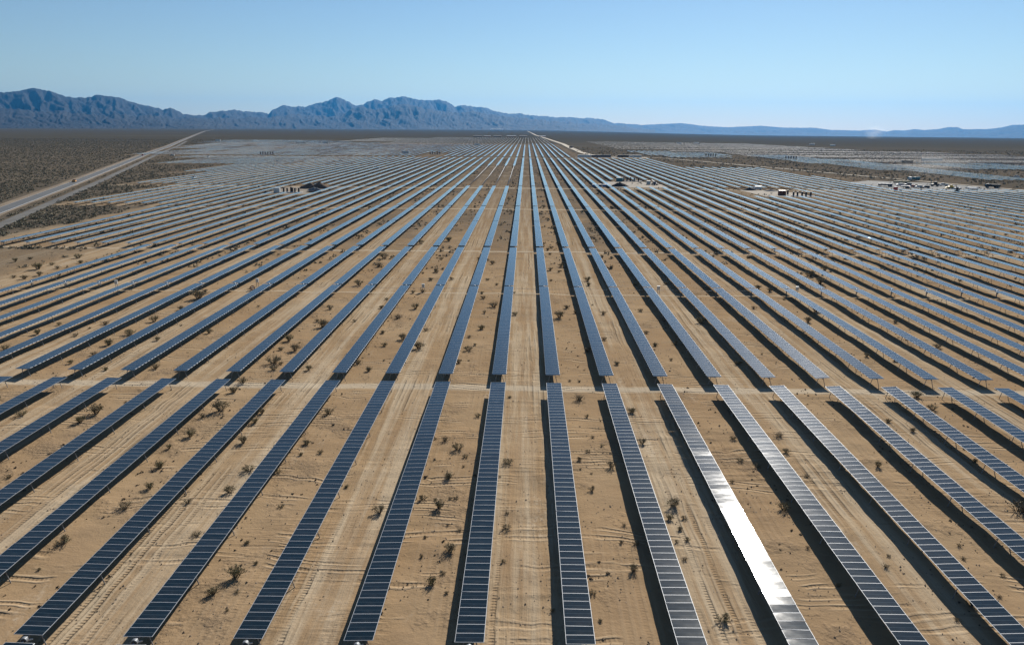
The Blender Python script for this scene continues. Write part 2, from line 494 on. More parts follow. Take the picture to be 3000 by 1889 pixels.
def mtn_mat():
    m, g = mat('mountain_rock')
    pos = g.n('NewGeometry').outputs['Position']
    a = g.noise(pos, .0018, 6, .6); b = g.noise(pos, .012, 5, .65)
    c = g.mix(g.ss(.35, .7, a), (.017, .016, .016), (.034, .031, .028))
    c = g.mix(g.m('MULTIPLY', g.ss(.62, .72, b), .3), c, (.13, .11, .085))
    g.out(c, .95, g.bump(b, .4, 25), 0, .1)
    return m
M['rock'] = mtn_mat()
SIL = [(-33.207,1.76),(-32.637,1.767),(-31.551,2.033),(-30.706,1.917),(-30.273,1.747),(-29.763,1.557),(-28.983,1.554),(-28.725,1.518),(-28.076,1.737),(-27.643,1.685),(-26.954,1.637),(-26.374,1.399),(-25.589,1.139),(-25.095,1.083),(-24.347,0.881),(-23.968,1.014),(-23.668,0.933),(-23.1,0.595),(-22.334,0.538),(-21.8,0.63),(-21.512,0.797),(-21.09,0.769),(-20.634,0.862),(-20.006,0.925),(-19.104,0.814),(-18.208,0.779),(-17.793,0.717),(-17.463,1.01),(-16.802,1.264),(-16.339,1.158),(-15.775,1.21),(-15.393,1.169),(-14.907,1.355),(-14.344,1.474),(-13.87,1.593),(-13.285,1.849),(-12.99,1.785),(-12.538,1.573),(-11.927,1.253),(-11.504,1.348),(-11.194,1.534),(-10.65,1.723),(-10.138,1.637),(-9.543,1.895),(-8.908,1.879),(-8.646,1.973),(-8.059,1.83),(-7.089,1.691),(-6.302,1.767),(-5.707,1.643),(-5.113,1.292),(-4.609,1.388),(-3.817,1.278),(-2.903,1.238),(-2.107,0.941),(-1.311,0.853),(-0.514,0.881),(-0.103,0.79),(0.889,0.679),(2.891,0.597),(4.405,0.559),(5.388,0.494),(6.089,0.242),(6.899,0.223),(8.065,0.114),(9.332,0.191),(10.797,0.268),(11.822,0.136),(12.792,0.05),(13.931,0.012),(16.14,0.115),(17.444,0.011),(19.577,0.003),(20.561,-0.122),(22.284,-0.152),(23.131,-0.081),(23.888,-0.204),(24.295,-0.104),(24.949,-0.131),(25.504,-0.034),(25.994,-0.091),(26.779,-0.025),(27.314,0.095),(27.856,0.099),(28.174,-0.015),(29.469,-0.005),(30.188,0.093),(30.689,0.236),(31.319,0.278)]
FRONT = [(-33.327,0.829),(-32.291,0.767),(-31.421,0.619),(-30.137,0.718),(-28.852,0.55),(-27.717,0.459),(-27.219,0.59),(-26.735,0.554),(-25.96,0.414),(-25.348,0.548),(-24.556,0.386),(-24.009,0.348),(-23.127,0.291),(-22.345,0.407),(-21.656,0.326),(-20.795,0.443),(-19.942,0.34),(-19.062,0.481),(-18.081,0.378),(-17.296,0.497),(-16.619,0.616),(-16.053,0.689),(-15.494,0.581),(-14.695,0.656),(-13.903,0.481),(-12.973,0.649),(-12.143,1.068),(-11.741,1.255),(-11.21,1.123),(-10.628,1.037),(-9.802,1.136),(-9.087,1.419),(-8.378,1.379),(-7.669,1.271),(-6.839,1.07),(-5.884,0.984),(-4.926,0.875),(-3.963,0.952),(-3.0,0.842),(-1.793,0.663),(-0.584,0.577),(0.868,0.422),(2.319,0.337),(3.766,0.252),(5.209,0.143),(6.884,0.014),(8.551,-0.185),(31.471,-0.816)]
SIL = [(-40, 1.6), (-36, 1.9)] + SIL + [(35, .35), (40, .2)]
FRONT = [(-40, .6), (-36, .9)] + FRONT
def rcb(az): return 19000 + 5500 * sstep(-24, -14, az) + 5000 * sstep(0, 14, az)
def rcf(az): return 14500 + 4500 * sstep(-24, -14, az) + 2000 * sstep(0, 8, az)
tag(obj('mountains', crest_mesh('mountains', SIL, rcb, 6500, 3500, 41, -40, 40, 1500, 90, ['rock'])), 'jagged blue desert mountain range along the horizon', None, kind='structure')
tag(obj('foothills', crest_mesh('foothills', FRONT, rcf, 4500, 3000, 77, -40, 9, 1000, 60, ['rock'], 1.6)), 'low rugged foothills in front of the mountain range', None, kind='structure')

# ---------------------------------------------------------------- roads
def ribbon(pts, half, zoff, mname, seg=14, wob=0.0, zk=2e-4):
    P = []
    for (x0, y0), (x1, y1) in zip(pts[:-1], pts[1:]):
        L = math.hypot(x1 - x0, y1 - y0); n = max(1, int(L / max(seg, .012 * abs(y0))))
        for i in range(n): P.append((x0 + (x1 - x0) * i / n, y0 + (y1 - y0) * i / n))
    P.append(pts[-1]); P = np.array(P, float)
    T = np.gradient(P, axis=0); T /= np.linalg.norm(T, axis=1)[:, None]
    N = np.stack([-T[:, 1], T[:, 0]], -1)
    h0 = np.full(len(P), half) if not wob else half * (1 + wob * fbm(P[:, 1] / 13, P[:, 0] / 13, 5, 3))
    h1 = np.full(len(P), half) if not wob else half * (1 + wob * fbm(P[:, 1] / 11 + 50, P[:, 0] / 13, 6, 3))
    V = []
    for s, hh in ((1, h0), (0, h0 * 0), (-1, h1)):
        Q = P + N * (s * hh)[:, None]
        z = gz(Q[:, 0], Q[:, 1]) + zoff + np.hypot(Q[:, 0], Q[:, 1]) * zk
        V.append(np.stack([Q[:, 0], Q[:, 1], z], -1))
    V = np.concatenate(V); n = len(P); i = np.arange(n - 1)
    Fc = np.concatenate([np.stack([i + n, i + n + 1, i + 1, i], -1), np.stack([i + 2 * n, i + 2 * n + 1, i + n + 1, i + n], -1)])
    me = np_mesh(mname, V, Fc, [mname])
    me.polygons.foreach_set('use_smooth', np.ones(len(Fc), bool))
    return me
def road_mat(name, c1, c2, sc=.15, st=(1, 1, 1), rot=0.0):
    m, g = mat(name)
    pos = g.n('NewGeometry').outputs['Position']
    v = g.map(pos, st, (0, 0, 0), (0, 0, rot))
    a = g.noise(v, sc, 5, .6); b = g.noise(pos, sc * 9, 4, .6)
    c = g.mix(g.ss(.35, .68, a), c1, c2)
    c = g.mix(g.m('MULTIPLY', g.ss(.55, .75, b), .35), c, tuple(x * .6 for x in c1))
    g.out(c, .9, g.bump(b, .4, .05), 0, .2)
    return m
RA = .358
M['asphalt'] = road_mat('worn_asphalt', (.09, .094, .098), (.12, .122, .12), .5, (1, .08, 1), -RA)
M['oldroad'] = road_mat('old_grey_track', (.10, .095, .088), (.15, .14, .12), .2, (1, .15, 1), -RA)
M['shoulder'] = road_mat('road_shoulder_dirt', (.165, .122, .078), (.235, .175, .112), .12, (1, .3, 1), -RA)
M['dirtroad'] = road_mat('pale_dirt_road', (.34, .28, .2), (.46, .39, .29), .1)
M['yard'] = road_mat('compacted_yard', (.10, .098, .092), (.135, .132, .122), .06)
M['pad'] = road_mat('graded_pad', (.18, .145, .10), (.25, .20, .145), .12)
M['line'] = simple('white_road_line', (.7, .7, .68), .7, 0, .2, .3)
def hx(y): return -222.8 - .374 * (y - 328)
def rpts(off, y0=120, ye=7400):
    Y = [y0, 330, 500, 760, 1000, 1344, 1800, 2472, 3400, 5000, ye]
    Xo = [hx(y0), -222.8, -285.5, -384, -476, -602, -779, -1037, -1395, -2010, -2890]
    return [(x + off, y) for x, y in zip(Xo, Y) if y <= ye]
tag(obj('road_shoulder', ribbon(rpts(-5.0), 6.3, .05, 'shoulder', wob=.12)), 'sandy orange shoulder strip along the highway', None, kind='structure')
tag(obj('highway', ribbon(rpts(-4.0), 3.35, .10, 'asphalt')), 'straight two lane grey asphalt highway at the left', None, kind='structure')
tag(obj('road_edge_line', ribbon(rpts(-.62), .16, .13, 'line')), 'pale edge line on the near side of the highway', None, kind='structure')
tag(obj('road_edge_line', ribbon(rpts(-7.8), .07, .13, 'line')), 'thin pale edge line on the far side of the highway', None, kind='structure')
tag(obj('frontage_track', ribbon([(x + 10.5, y) for x, y in rpts(0, 120, 1800)] , 2.4, .07, 'oldroad', wob=.25)), 'old grey track running parallel to the highway', None, kind='structure')
tag(obj('access_road', ribbon([(96, 1010), (84, 1120), (80, 1200), (80, 1290), (78, 1452), (79.5, 1760), (64, 2683), (42, 3780), (4, 8905)], 4.6, .12, 'dirtroad', wob=.15)), 'pale dirt road running straight towards the mountains', None, kind='structure')
tag(obj('side_track', ribbon([(96, 1085), (170, 983), (227, 794), (261, 678), (284, 599), (313, 505), (350, 395)], 1.9, .10, 'dirtroad', wob=.3)), 'pale dirt track through the scrub beside the solar field', None, kind='structure')

def sheet(name, poly, zoff, mname, label, n=40):
    me_b = MB()
    cx = sum(p[0] for p in poly) / len(poly); cyy = sum(p[1] for p in poly) / len(poly)
    ring = []
    for i in range(len(poly)):
        (x0, y0), (x1, y1) = poly[i], poly[(i + 1) % len(poly)]
        for k in range(8):
            t = k / 8; x = x0 + (x1 - x0) * t; y = y0 + (y1 - y0) * t
            d = 1 + .05 * float(fbm(x / 7, y / 7, 3, 2))
            ring.append((cx + (x - cx) * d, cyy + (y - cyy) * d))
    rings = [[(cx + (x - cx) * s, cyy + (y - cyy) * s) for x, y in ring] for s in (1, .6, .25)]
    for a_, b_ in zip(rings[:-1], rings[1:]):
        for i in range(len(ring)):
            j = (i + 1) % len(ring)
            q = [a_[i], a_[j], b_[j], b_[i]]
            me_b.poly([(x, y, gzf(x, y) + zoff) for x, y in q], mname)
    me_b.poly([(x, y, gzf(x, y) + zoff) for x, y in rings[-1]], mname)
    return tag(obj(name, me_b.mesh(name)), label, None, kind='structure')
sheet('yard_ground', [(226, 494), (226, 566), (252, 588), (283, 570), (312, 518), (316, 494)], .05, 'yard', 'grey compacted equipment yard beside the solar rows')
sheet('graded_ground', [(-149, 436), (-120, 436), (-112, 488), (-152, 488)], .05, 'pad', 'pale graded pad around the western power station')
sheet('graded_ground', [(42, 503), (92, 503), (90, 556), (56, 558)], .05, 'pad', 'pale graded pad around the central power station')
sheet('graded_ground', [(134, 444), (161, 443), (161, 470), (146, 489), (130, 489)], .05, 'pad', 'pale graded pad around the eastern power station')
sheet('graded_ground', [(56, 988), (150, 984), (150, 1016), (70, 1024)], .2, 'pad', 'pale graded laydown strip beyond the central rows')

# ---------------------------------------------------------------- solar trackers
PW, PL, PH = 2.12, 1.05, 1.5       # module width across the row, pitch along it, plane height
def module_mesh():
    b = MB()
    b.box((0, 0, -.02), (PW, PL - .02, .036), 'frame')
    z = .0015; w = PW / 2 - .028; l = (PL - .02) / 2 - .024
    b.poly([(-w, -l, z), (w, -l, z), (w, l, z), (-w, l, z)], 'glass1')
    z = -.0405
    b.poly([(-w, l, z), (w, l, z), (w, -l, z), (-w, -l, z)], 'back')
    me = b.mesh('solar_module')
    uv = me.uv_layers.new(name='UVMap')
    for p in me.polygons:
        if p.material_index == 1:
            for li, c in zip(p.loop_indices, ((0, 0), (1, 0), (1, 1), (0, 1))): uv.data[li].uv = c
    return me
MOD = module_mesh()

def wing_arrays(n, jit, r, chunk=1):
    """n modules laid end to end from y=0; each with its own tiny tilt. Returns verts, quads, mat idx, uv, rnd"""
    m = n // chunk if chunk > 1 else n
    pl = PL * n / m
    k = np.arange(m); cyc = (k + .5) * pl
    tx = r.normal(0, jit, m); ty = r.normal(0, jit * .8, m)
    w, l, z0 = PW / 2, (pl - .02) / 2, -.038
    gw, gl = w - .03, l - .024
    def quad(wx, ly, z, flip=False):
        c = [(-wx, -ly), (wx, -ly), (wx, ly), (-wx, ly)]
        if flip: c = c[::-1]
        return np.array([(x, y, z) for x, y in c])
    top = quad(w, l, 0); bot = quad(w, l, z0); gq = quad(gw, gl, .0025)
    V = np.concatenate([bot, top, gq])                       # 12 verts
    Vs = np.repeat(V[None], m, 0).copy()
    Vs[:, :, 2] += Vs[:, :, 1] * tx[:, None] + Vs[:, :, 0] * ty[:, None]
    Vs[:, :, 1] += cyc[:, None]
    q = np.array([(3, 2, 1, 0), (4, 5, 6, 7), (0, 1, 5, 4), (1, 2, 6, 5), (2, 3, 7, 6), (3, 0, 4, 7), (8, 9, 10, 11)])
    Q = (q[None] + (k * 12)[:, None, None]).reshape(-1, 4)
    mi = np.tile([1, 0, 0, 0, 0, 0, 2], m)
    rn = np.repeat(r.random(m), 7)
    return Vs.reshape(-1, 3), Q, mi, rn, m
def finish_wing(me, rn, m):
    a = me.attributes.new('rnd', 'FLOAT', 'FACE'); a.data.foreach_set('value', rn.astype(np.float32))
    uv = me.uv_layers.new(name='UVMap')
    base = np.tile([[0, 0], [1, 0], [1, 1], [0, 1]], (len(me.polygons), 1)).astype(np.float32)
    uv.data.foreach_set('uv', base.ravel())
def wing_mesh(n, jit, seed, chunk=1):
    r = np.random.default_rng(seed)
    V, Q, mi, rn, m = wing_arrays(n, jit, r, chunk)
    me = np_mesh('panel_wing', V, Q, ['frame', 'back', 'glass'], mi)
    finish_wing(me, rn, m)
    return me

def tube_mesh(L, r=.075):
    b = MB(); b.tube((0, 0, 0), (0, L, 0), r, 'steel', 8)
    return b.mesh('torque_tube', True)
def leg_mb(b, y=0.0, z0=-1.9):
    for s in (-1, 1):
        b.tube((s * .34, y, -.2), (s * .82, y, z0), .045, 'steel', 6)
    b.box((0, y, -.24), (.86, .07, .09), 'steel')
    b.box((0, y, -.13), (.16, .12, .16), 'steel')
def leg_mesh():
    b = MB(); leg_mb(b); return b.mesh('support_frame')
LEG = leg_mesh()
def drive_mesh():
    b = MB()
    b.tube((0, -.12, 0), (0, .12, 0), .24, 'steel', 20)
    b.tube((0, -.16, 0), (0, .16, 0), .15, 'dark', 16)
    b.tube((-.05, .1, -.12), (.34, .42, -.2), .06, 'offwhite', 10)
    b.box((0, 0, -1.0), (.16, .2, 1.7), 'steel')
    b.box((.3, .12, -.55), (.22, .16, .36), 'offwhite')
    return b.mesh('slew_drive')
DRIVE = drive_mesh()

ORD = ['first','second','third','fourth','fifth','sixth','seventh','eighth','ninth','tenth','eleventh','twelfth','thirteenth','fourteenth','fifteenth','sixteenth','seventeenth','eighteenth','nineteenth','twentieth']
def ordw(n):
    if n <= 20: return ORD[n - 1]
    t = {2: 'twenty', 3: 'thirty', 4: 'forty', 5: 'fifty'}[n // 10]
    return (t + '-' + ORD[n % 10 - 1]) if n % 10 else {2: 'twentieth', 3: 'thirtieth', 4: 'fortieth', 5: 'fiftieth'}[n // 10]
BL = ['nearest', 'second', 'third', 'fourth', 'fifth', 'sixth']
def tlabel(b, k, look):
    side, n = ('right', k + 1) if k >= 0 else ('left', -k)
    return '%s solar tracker, %s row %s of the central lane, in the %s block' % (look, ordw(n), side, BL[b])

# blocks: start of near wing, modules near / far, kmin, kmax
BLK = [(-18.20, 63, 56, -13, 12), (111.36, 63, 56, -15, 21), (240.0, 62, 55, -21, 30), (366.1, 62, 55, -27, 44), (493.4, 62, 56, -31, 27), (619.8, 62, 55, -34, 26)]
GAP = .9
WM = {}
for b, (y0, n1, n2, k0, k1) in enumerate(BLK):
    for n in (n1, n2):
        if (b > 2, n) not in WM:
            WM[(b > 2, n)] = [wing_mesh(n, .0016 if b < 2 else .0025, 100 + n * 3 + i + 1000 * b, 1 if b <= 2 else 2) for i in range(4)]
def struct_mesh(L, gap_at):
    b = MB(); b.tube((0, 0, 0), (0, L, 0), .075, 'steel', 6)
    y = .8
    while y < L:
        leg_mb(b, y); y += 8.4
    return b.mesh('support_structure')
ST = {}
TB = {}
TG = 'rows of single-axis solar trackers'
NTR = 0
special_tilt = {(0, 2): (.0, .0), (0, 3): (-.002, 0), (0, 4): (-.040, 0), (0, 5): (-.050, 0), (0, 6): (-.055, 0), (0, 7): (-.02, 0), (0, 1): (-.012, 0), (0, 0): (.0, 0), (1, 5): (-.07, 0), (1, 8): (-.03, 0)}
for b, (y0, n1, n2, k0, k1) in enumerate(BLK):
    Ln, Lf = n1 * PL, n2 * PL; L = Ln + GAP + Lf
    for k in range(k0, k1 + 1):
        if b in (4, 5) and -5 <= k <= -2: continue
        near, far = True, True
        if b == 3 and (15 <= k <= 19 or -18 <= k <= -16): far = False
        if b == 4 and 7 <= k <= 10: near = False
        tl = special_tilt.get((b, k), (random.gauss(0, .011), 0))
        if b == 0: look = 'glaring white sunlit' if k == 2 else ('near-black' if k < 0 else ('dark steel-blue' if k < 3 else 'glinting grey-blue'))
        elif b == 1: look = 'dark blue' if k < -3 else ('mid-blue' if k < 3 else 'greyish blue')
        elif b == 2: look = 'blue' if k < 0 else 'light blue'
        else: look = 'pale blue' if k < 0 else 'silvery pale'
        if not near: look += ' half-length'
        if not far: look += ' shortened'
        root = obj('solar_tracker', None, None, (8 * k + 4, y0, PH))
        tag(root, tlabel(b, k, look), 'solar tracker', TG)
        NTR += 1
        rot = (0, tl[0], 0)
        s_, e_ = (0 if near else Ln + GAP), (L if far else Ln)
        if b == 0:
            obj('panel_wing', WM[(False, n1)][(k * 7) % 4], root, (0, 0, 0), rot=rot)
            for i in range(n2):
                jq = .010 if k == 2 else .006; jx = random.gauss(0, jq) + (.0009 * (y0 + Ln + GAP + i * PL - 69) if k == 2 else 0); jy = tl[0] + random.gauss(0, jq)
                obj('solar_module', MOD, root, (0, Ln + GAP + (i + .5) * PL, 0), rot=(jx, jy, 0))
        else:
            W = WM[(b > 2, n1)]
            if near: obj('panel_wing', W[random.randrange(4)], root, (0, 0, 0), rot=rot)
            W = WM[(b > 2, n2)]
            if far: obj('panel_wing', W[random.randrange(4)], root, (0, Ln + GAP, 0), rot=rot)
        if b < 2:
            if L not in TB: TB[L] = tube_mesh(L)
            obj('torque_tube', TB[L], root, (0, 0, -.13))
            obj('slew_drive', DRIVE, root, (0, Ln + GAP / 2, -.13))
            yy = Ln + GAP + .75 if b == 0 else .75
            while yy < L:
                if abs(yy - Ln - GAP / 2) > .6: obj('support_frame', LEG, root, (0, yy, -.02))
                yy += 8.16 if b == 0 else 8.3
            if b == 0:
                obj('support_frame', LEG, root, (0, Ln - .9, -.02))
        else:
            key = (round(e_ - s_, 2))
            if key not in ST: ST[key] = struct_mesh(e_ - s_, 0)
            obj('support_structure', ST[key], root, (0, s_, -.13))
print('trackers', NTR)

# rows without modules yet: bare torque tubes on their frames
bare = None
for i, k in enumerate((-5, -4, -3, -2)):
    if bare is None:
        bm_ = MB(); bm_.tube((0, 0, 0), (0, 262, 0), .11, 'frame', 6); tm = bm_.mesh('torque_tube', True)
        bm_ = MB(); y = 1.0
        for j in range(31): leg_mb(bm_, y); y += 8.4
        lm = bm_.mesh('support_frame')
    r_ = obj('bare_tracker_tube', None, None, (8 * k + 4, 493.4, PH - .1))
    obj('torque_tube', tm, r_); obj('support_frames', lm, r_)
    tag(r_, ['leftmost', 'second from left', 'third from left', 'rightmost'][i] + ' bare pale torque tube still without panels', 'torque tube', 'bare torque tubes waiting for panels')
    bare = r_

# everything further out: one mass
Vl, Ql, Ml, Rl = [], [], [], []; base = 0
rr = np.random.default_rng(5)
def far_wing(x, y, n, jit=.004):
    global base
    V_, Q_, mi_, rn_, m_ = wing_arrays(n, jit, rr, 7)
    V_ = V_.copy(); V_[:, 0] *= .95
    V_[:, 2] += V_[:, 0] * rr.normal(0, .022)
    V_ += np.array([x, y, 0]); V_[:, 2] += PH + gz(V_[:, 0] * 0 + x, V_[:, 1])
    Vl.append(V_); Ql.append(Q_ + base); Ml.append(mi_); Rl.append(rn_); base += len(V_)
def far_block(y0, k0, k1, near=True, far=True, skip=()):
    for k in range(k0, k1 + 1):
        if k in skip: continue
        if near: far_wing(8 * k + 4, y0, 63)
        if far: far_wing(8 * k + 4, y0 + 66.3, 56)
far_block(746.8, -44, 17)
far_block(873.5, -49, 17, True, False)
far_block(969, -61, 6, skip=(-14, -15, -16, -17))
far_block(1095.5, -61, 6)
far_block(1222, -70, 6)
far_block(1349, -74, 6)
far_block(1476, -76, 6)
far_block(1602, -84, -40)
far_block(1602, 1, 6)
far_block(1729, -88, -50)
far_block(1856, -90, -58)
for y0, x0, x1 in ((587, 344, 372), (713, 318, 372), (840, 305, 374), (967, 300, 352)):
    far_block(y0, int((x0 - 4) / 8), int((x1 - 4) / 8))
far_block(985, 22, 31, True, False); far_block(1052, 20, 33); far_block(1178, 19, 26, True, False)
far_block(745, 52, 62); far_block(620, 57, 66, False, True)
me = np_mesh('distant_solar_trackers', np.concatenate(Vl), np.concatenate(Ql), ['frame', 'back', 'glass'], np.concatenate(Ml))
finish_wing(me, np.concatenate(Rl), 0)
tag(obj('distant_solar_trackers', me), 'shimmering mass of distant solar tracker rows', None, kind='stuff')
print('far wings', len(Vl))

# far strips of rows that carry only tubes and posts: grey hatching
Vt, Qt = [], []; bs = 0
qb = np.array([(0, 1, 5, 4), (1, 2, 6, 5), (2, 3, 7, 6), (3, 0, 4, 7), (4, 5, 6, 7)])
def bare_rows(y0, y1, k0, k1, w=.24, posts=True):
    global bs
    for k in range(k0, k1 + 1):
        x = 8 * k + 4; y = y0
        while y < y1:
            ye = min(y + 122, y1)
            z = PH - .15
            c = np.array([(x - w, y, z - .15), (x + w, y, z - .15), (x + w, ye, z - .15), (x - w, ye, z - .15), (x - w, y, z), (x + w, y, z), (x + w, ye, z), (x - w, ye, z)], float)
            c[:, 2] += gz(c[:, 0], c[:, 1])
            Vt.append(c); Qt.append(qb + bs); bs += 8
            if posts:
                py = np.arange(y + 1, ye, 16.8)
                for p in py:
                    g_ = float(gz(x, p)); q = .12
                    c = np.array([(x - q, p - q, g_ - .2), (x + q, p - q, g_ - .2), (x + q, p + q, g_ - .2), (x - q, p + q, g_ - .2), (x - q, p - q, g_ + z), (x + q, p - q, g_ + z), (x + q, p + q, g_ + z), (x - q, p + q, g_ + z)])
                    Vt.append(c); Qt.append(qb + bs); bs += 8
            y += 127
bare_rows(1602, 2750, -38, 0); bare_rows(1729, 2750, 1, 6, posts=False); bare_rows(1856, 2500, -56, -39, posts=False)
bare_rows(1310, 2100, 19, 70, posts=False); bare_rows(1185, 1300, 28, 80); bare_rows(850, 1180, 48, 85); bare_rows(600, 840, 63, 80)
bare_rows(975, 1180, 36, 47); bare_rows(720, 960, 47, 51)
me = np_mesh('distant_bare_rows', np.concatenate(Vt), np.concatenate(Qt), ['steel'])
tag(obj('distant_bare_rows', me), 'grey hatching of distant post rows without panels', None, kind='stuff')

# ---------------------------------------------------------------- shrubs
def shrub_meshes(seed, stems=16, leaves=230, spread=.5, h=.72, lean=.25):
    r = random.Random(seed); b = MB(); f = MB(); tips = []
    for i in range(stems):
        a = r.uniform(0, 6.283); q = r.uniform(.25, 1.0)
        base = Vector((math.cos(a) * .1 * q, math.sin(a) * .1 * q, -.03))
        mid = Vector((math.cos(a) * spread * q * .55, math.sin(a) * spread * q * .55, h * r.uniform(.25, .45)))
        tip = Vector((math.cos(a + r.uniform(-.3, .3)) * spread * q, math.sin(a + r.uniform(-.3, .3)) * spread * q, h * r.uniform(.6, 1.0) * (1.1 - .45 * q)))
        b.tube(base, mid, .014, 'twig', 3, .009, False); b.tube(mid, tip, .009, 'twig', 3, .004, False)
        tips.append((mid, tip))
        for _ in range(2):
            t2 = mid.lerp(tip, r.uniform(.1, .7)); e2 = t2 + Vector((r.uniform(-.16, .16), r.uniform(-.16, .16), r.uniform(.05, .2)))
            b.tube(t2, e2, .006, 'twig', 3, .003, False); tips.append((t2, e2))
    for i in range(leaves):
        m_, t_ = tips[r.randrange(len(tips))]
        c = m_.lerp(t_, r.uniform(-.3, 1.1)) + Vector((r.gauss(0, .04), r.gauss(0, .04), r.gauss(0, .03)))
        s = r.uniform(.014, .036)
        n = Vector((r.gauss(0, 1), r.gauss(0, 1), r.gauss(0, 1))).normalized(); u = n.orthogonal().normalized(); v = n.cross(u)
        f.poly([c + u * s, c + v * s * .8, c - u * s * .7, c - v * s * .8], 'leaf')
    return b.mesh('stems'), f.mesh('foliage')
PROT = [shrub_meshes(i, 26, [900, 420, 640, 160, 760, 520][i], [.56, .5, .6, .5, .52, .46][i], [.62, .5, .55, .36, .7, .4][i]) for i in range(6)]
def joined(sm, fm):
    b = MB()
    for me_, nm in ((sm, 'twig'), (fm, 'leaf')):
        o = len(b.v); b.v += [tuple(v.co) for v in me_.vertices]
        k = b._m(nm)
        for p in me_.polygons: b.f.append(tuple(o + i for i in p.vertices)); b.mi.append(k)
    return b.mesh('desert_shrub')
JOIN = [joined(*p) for p in PROT]
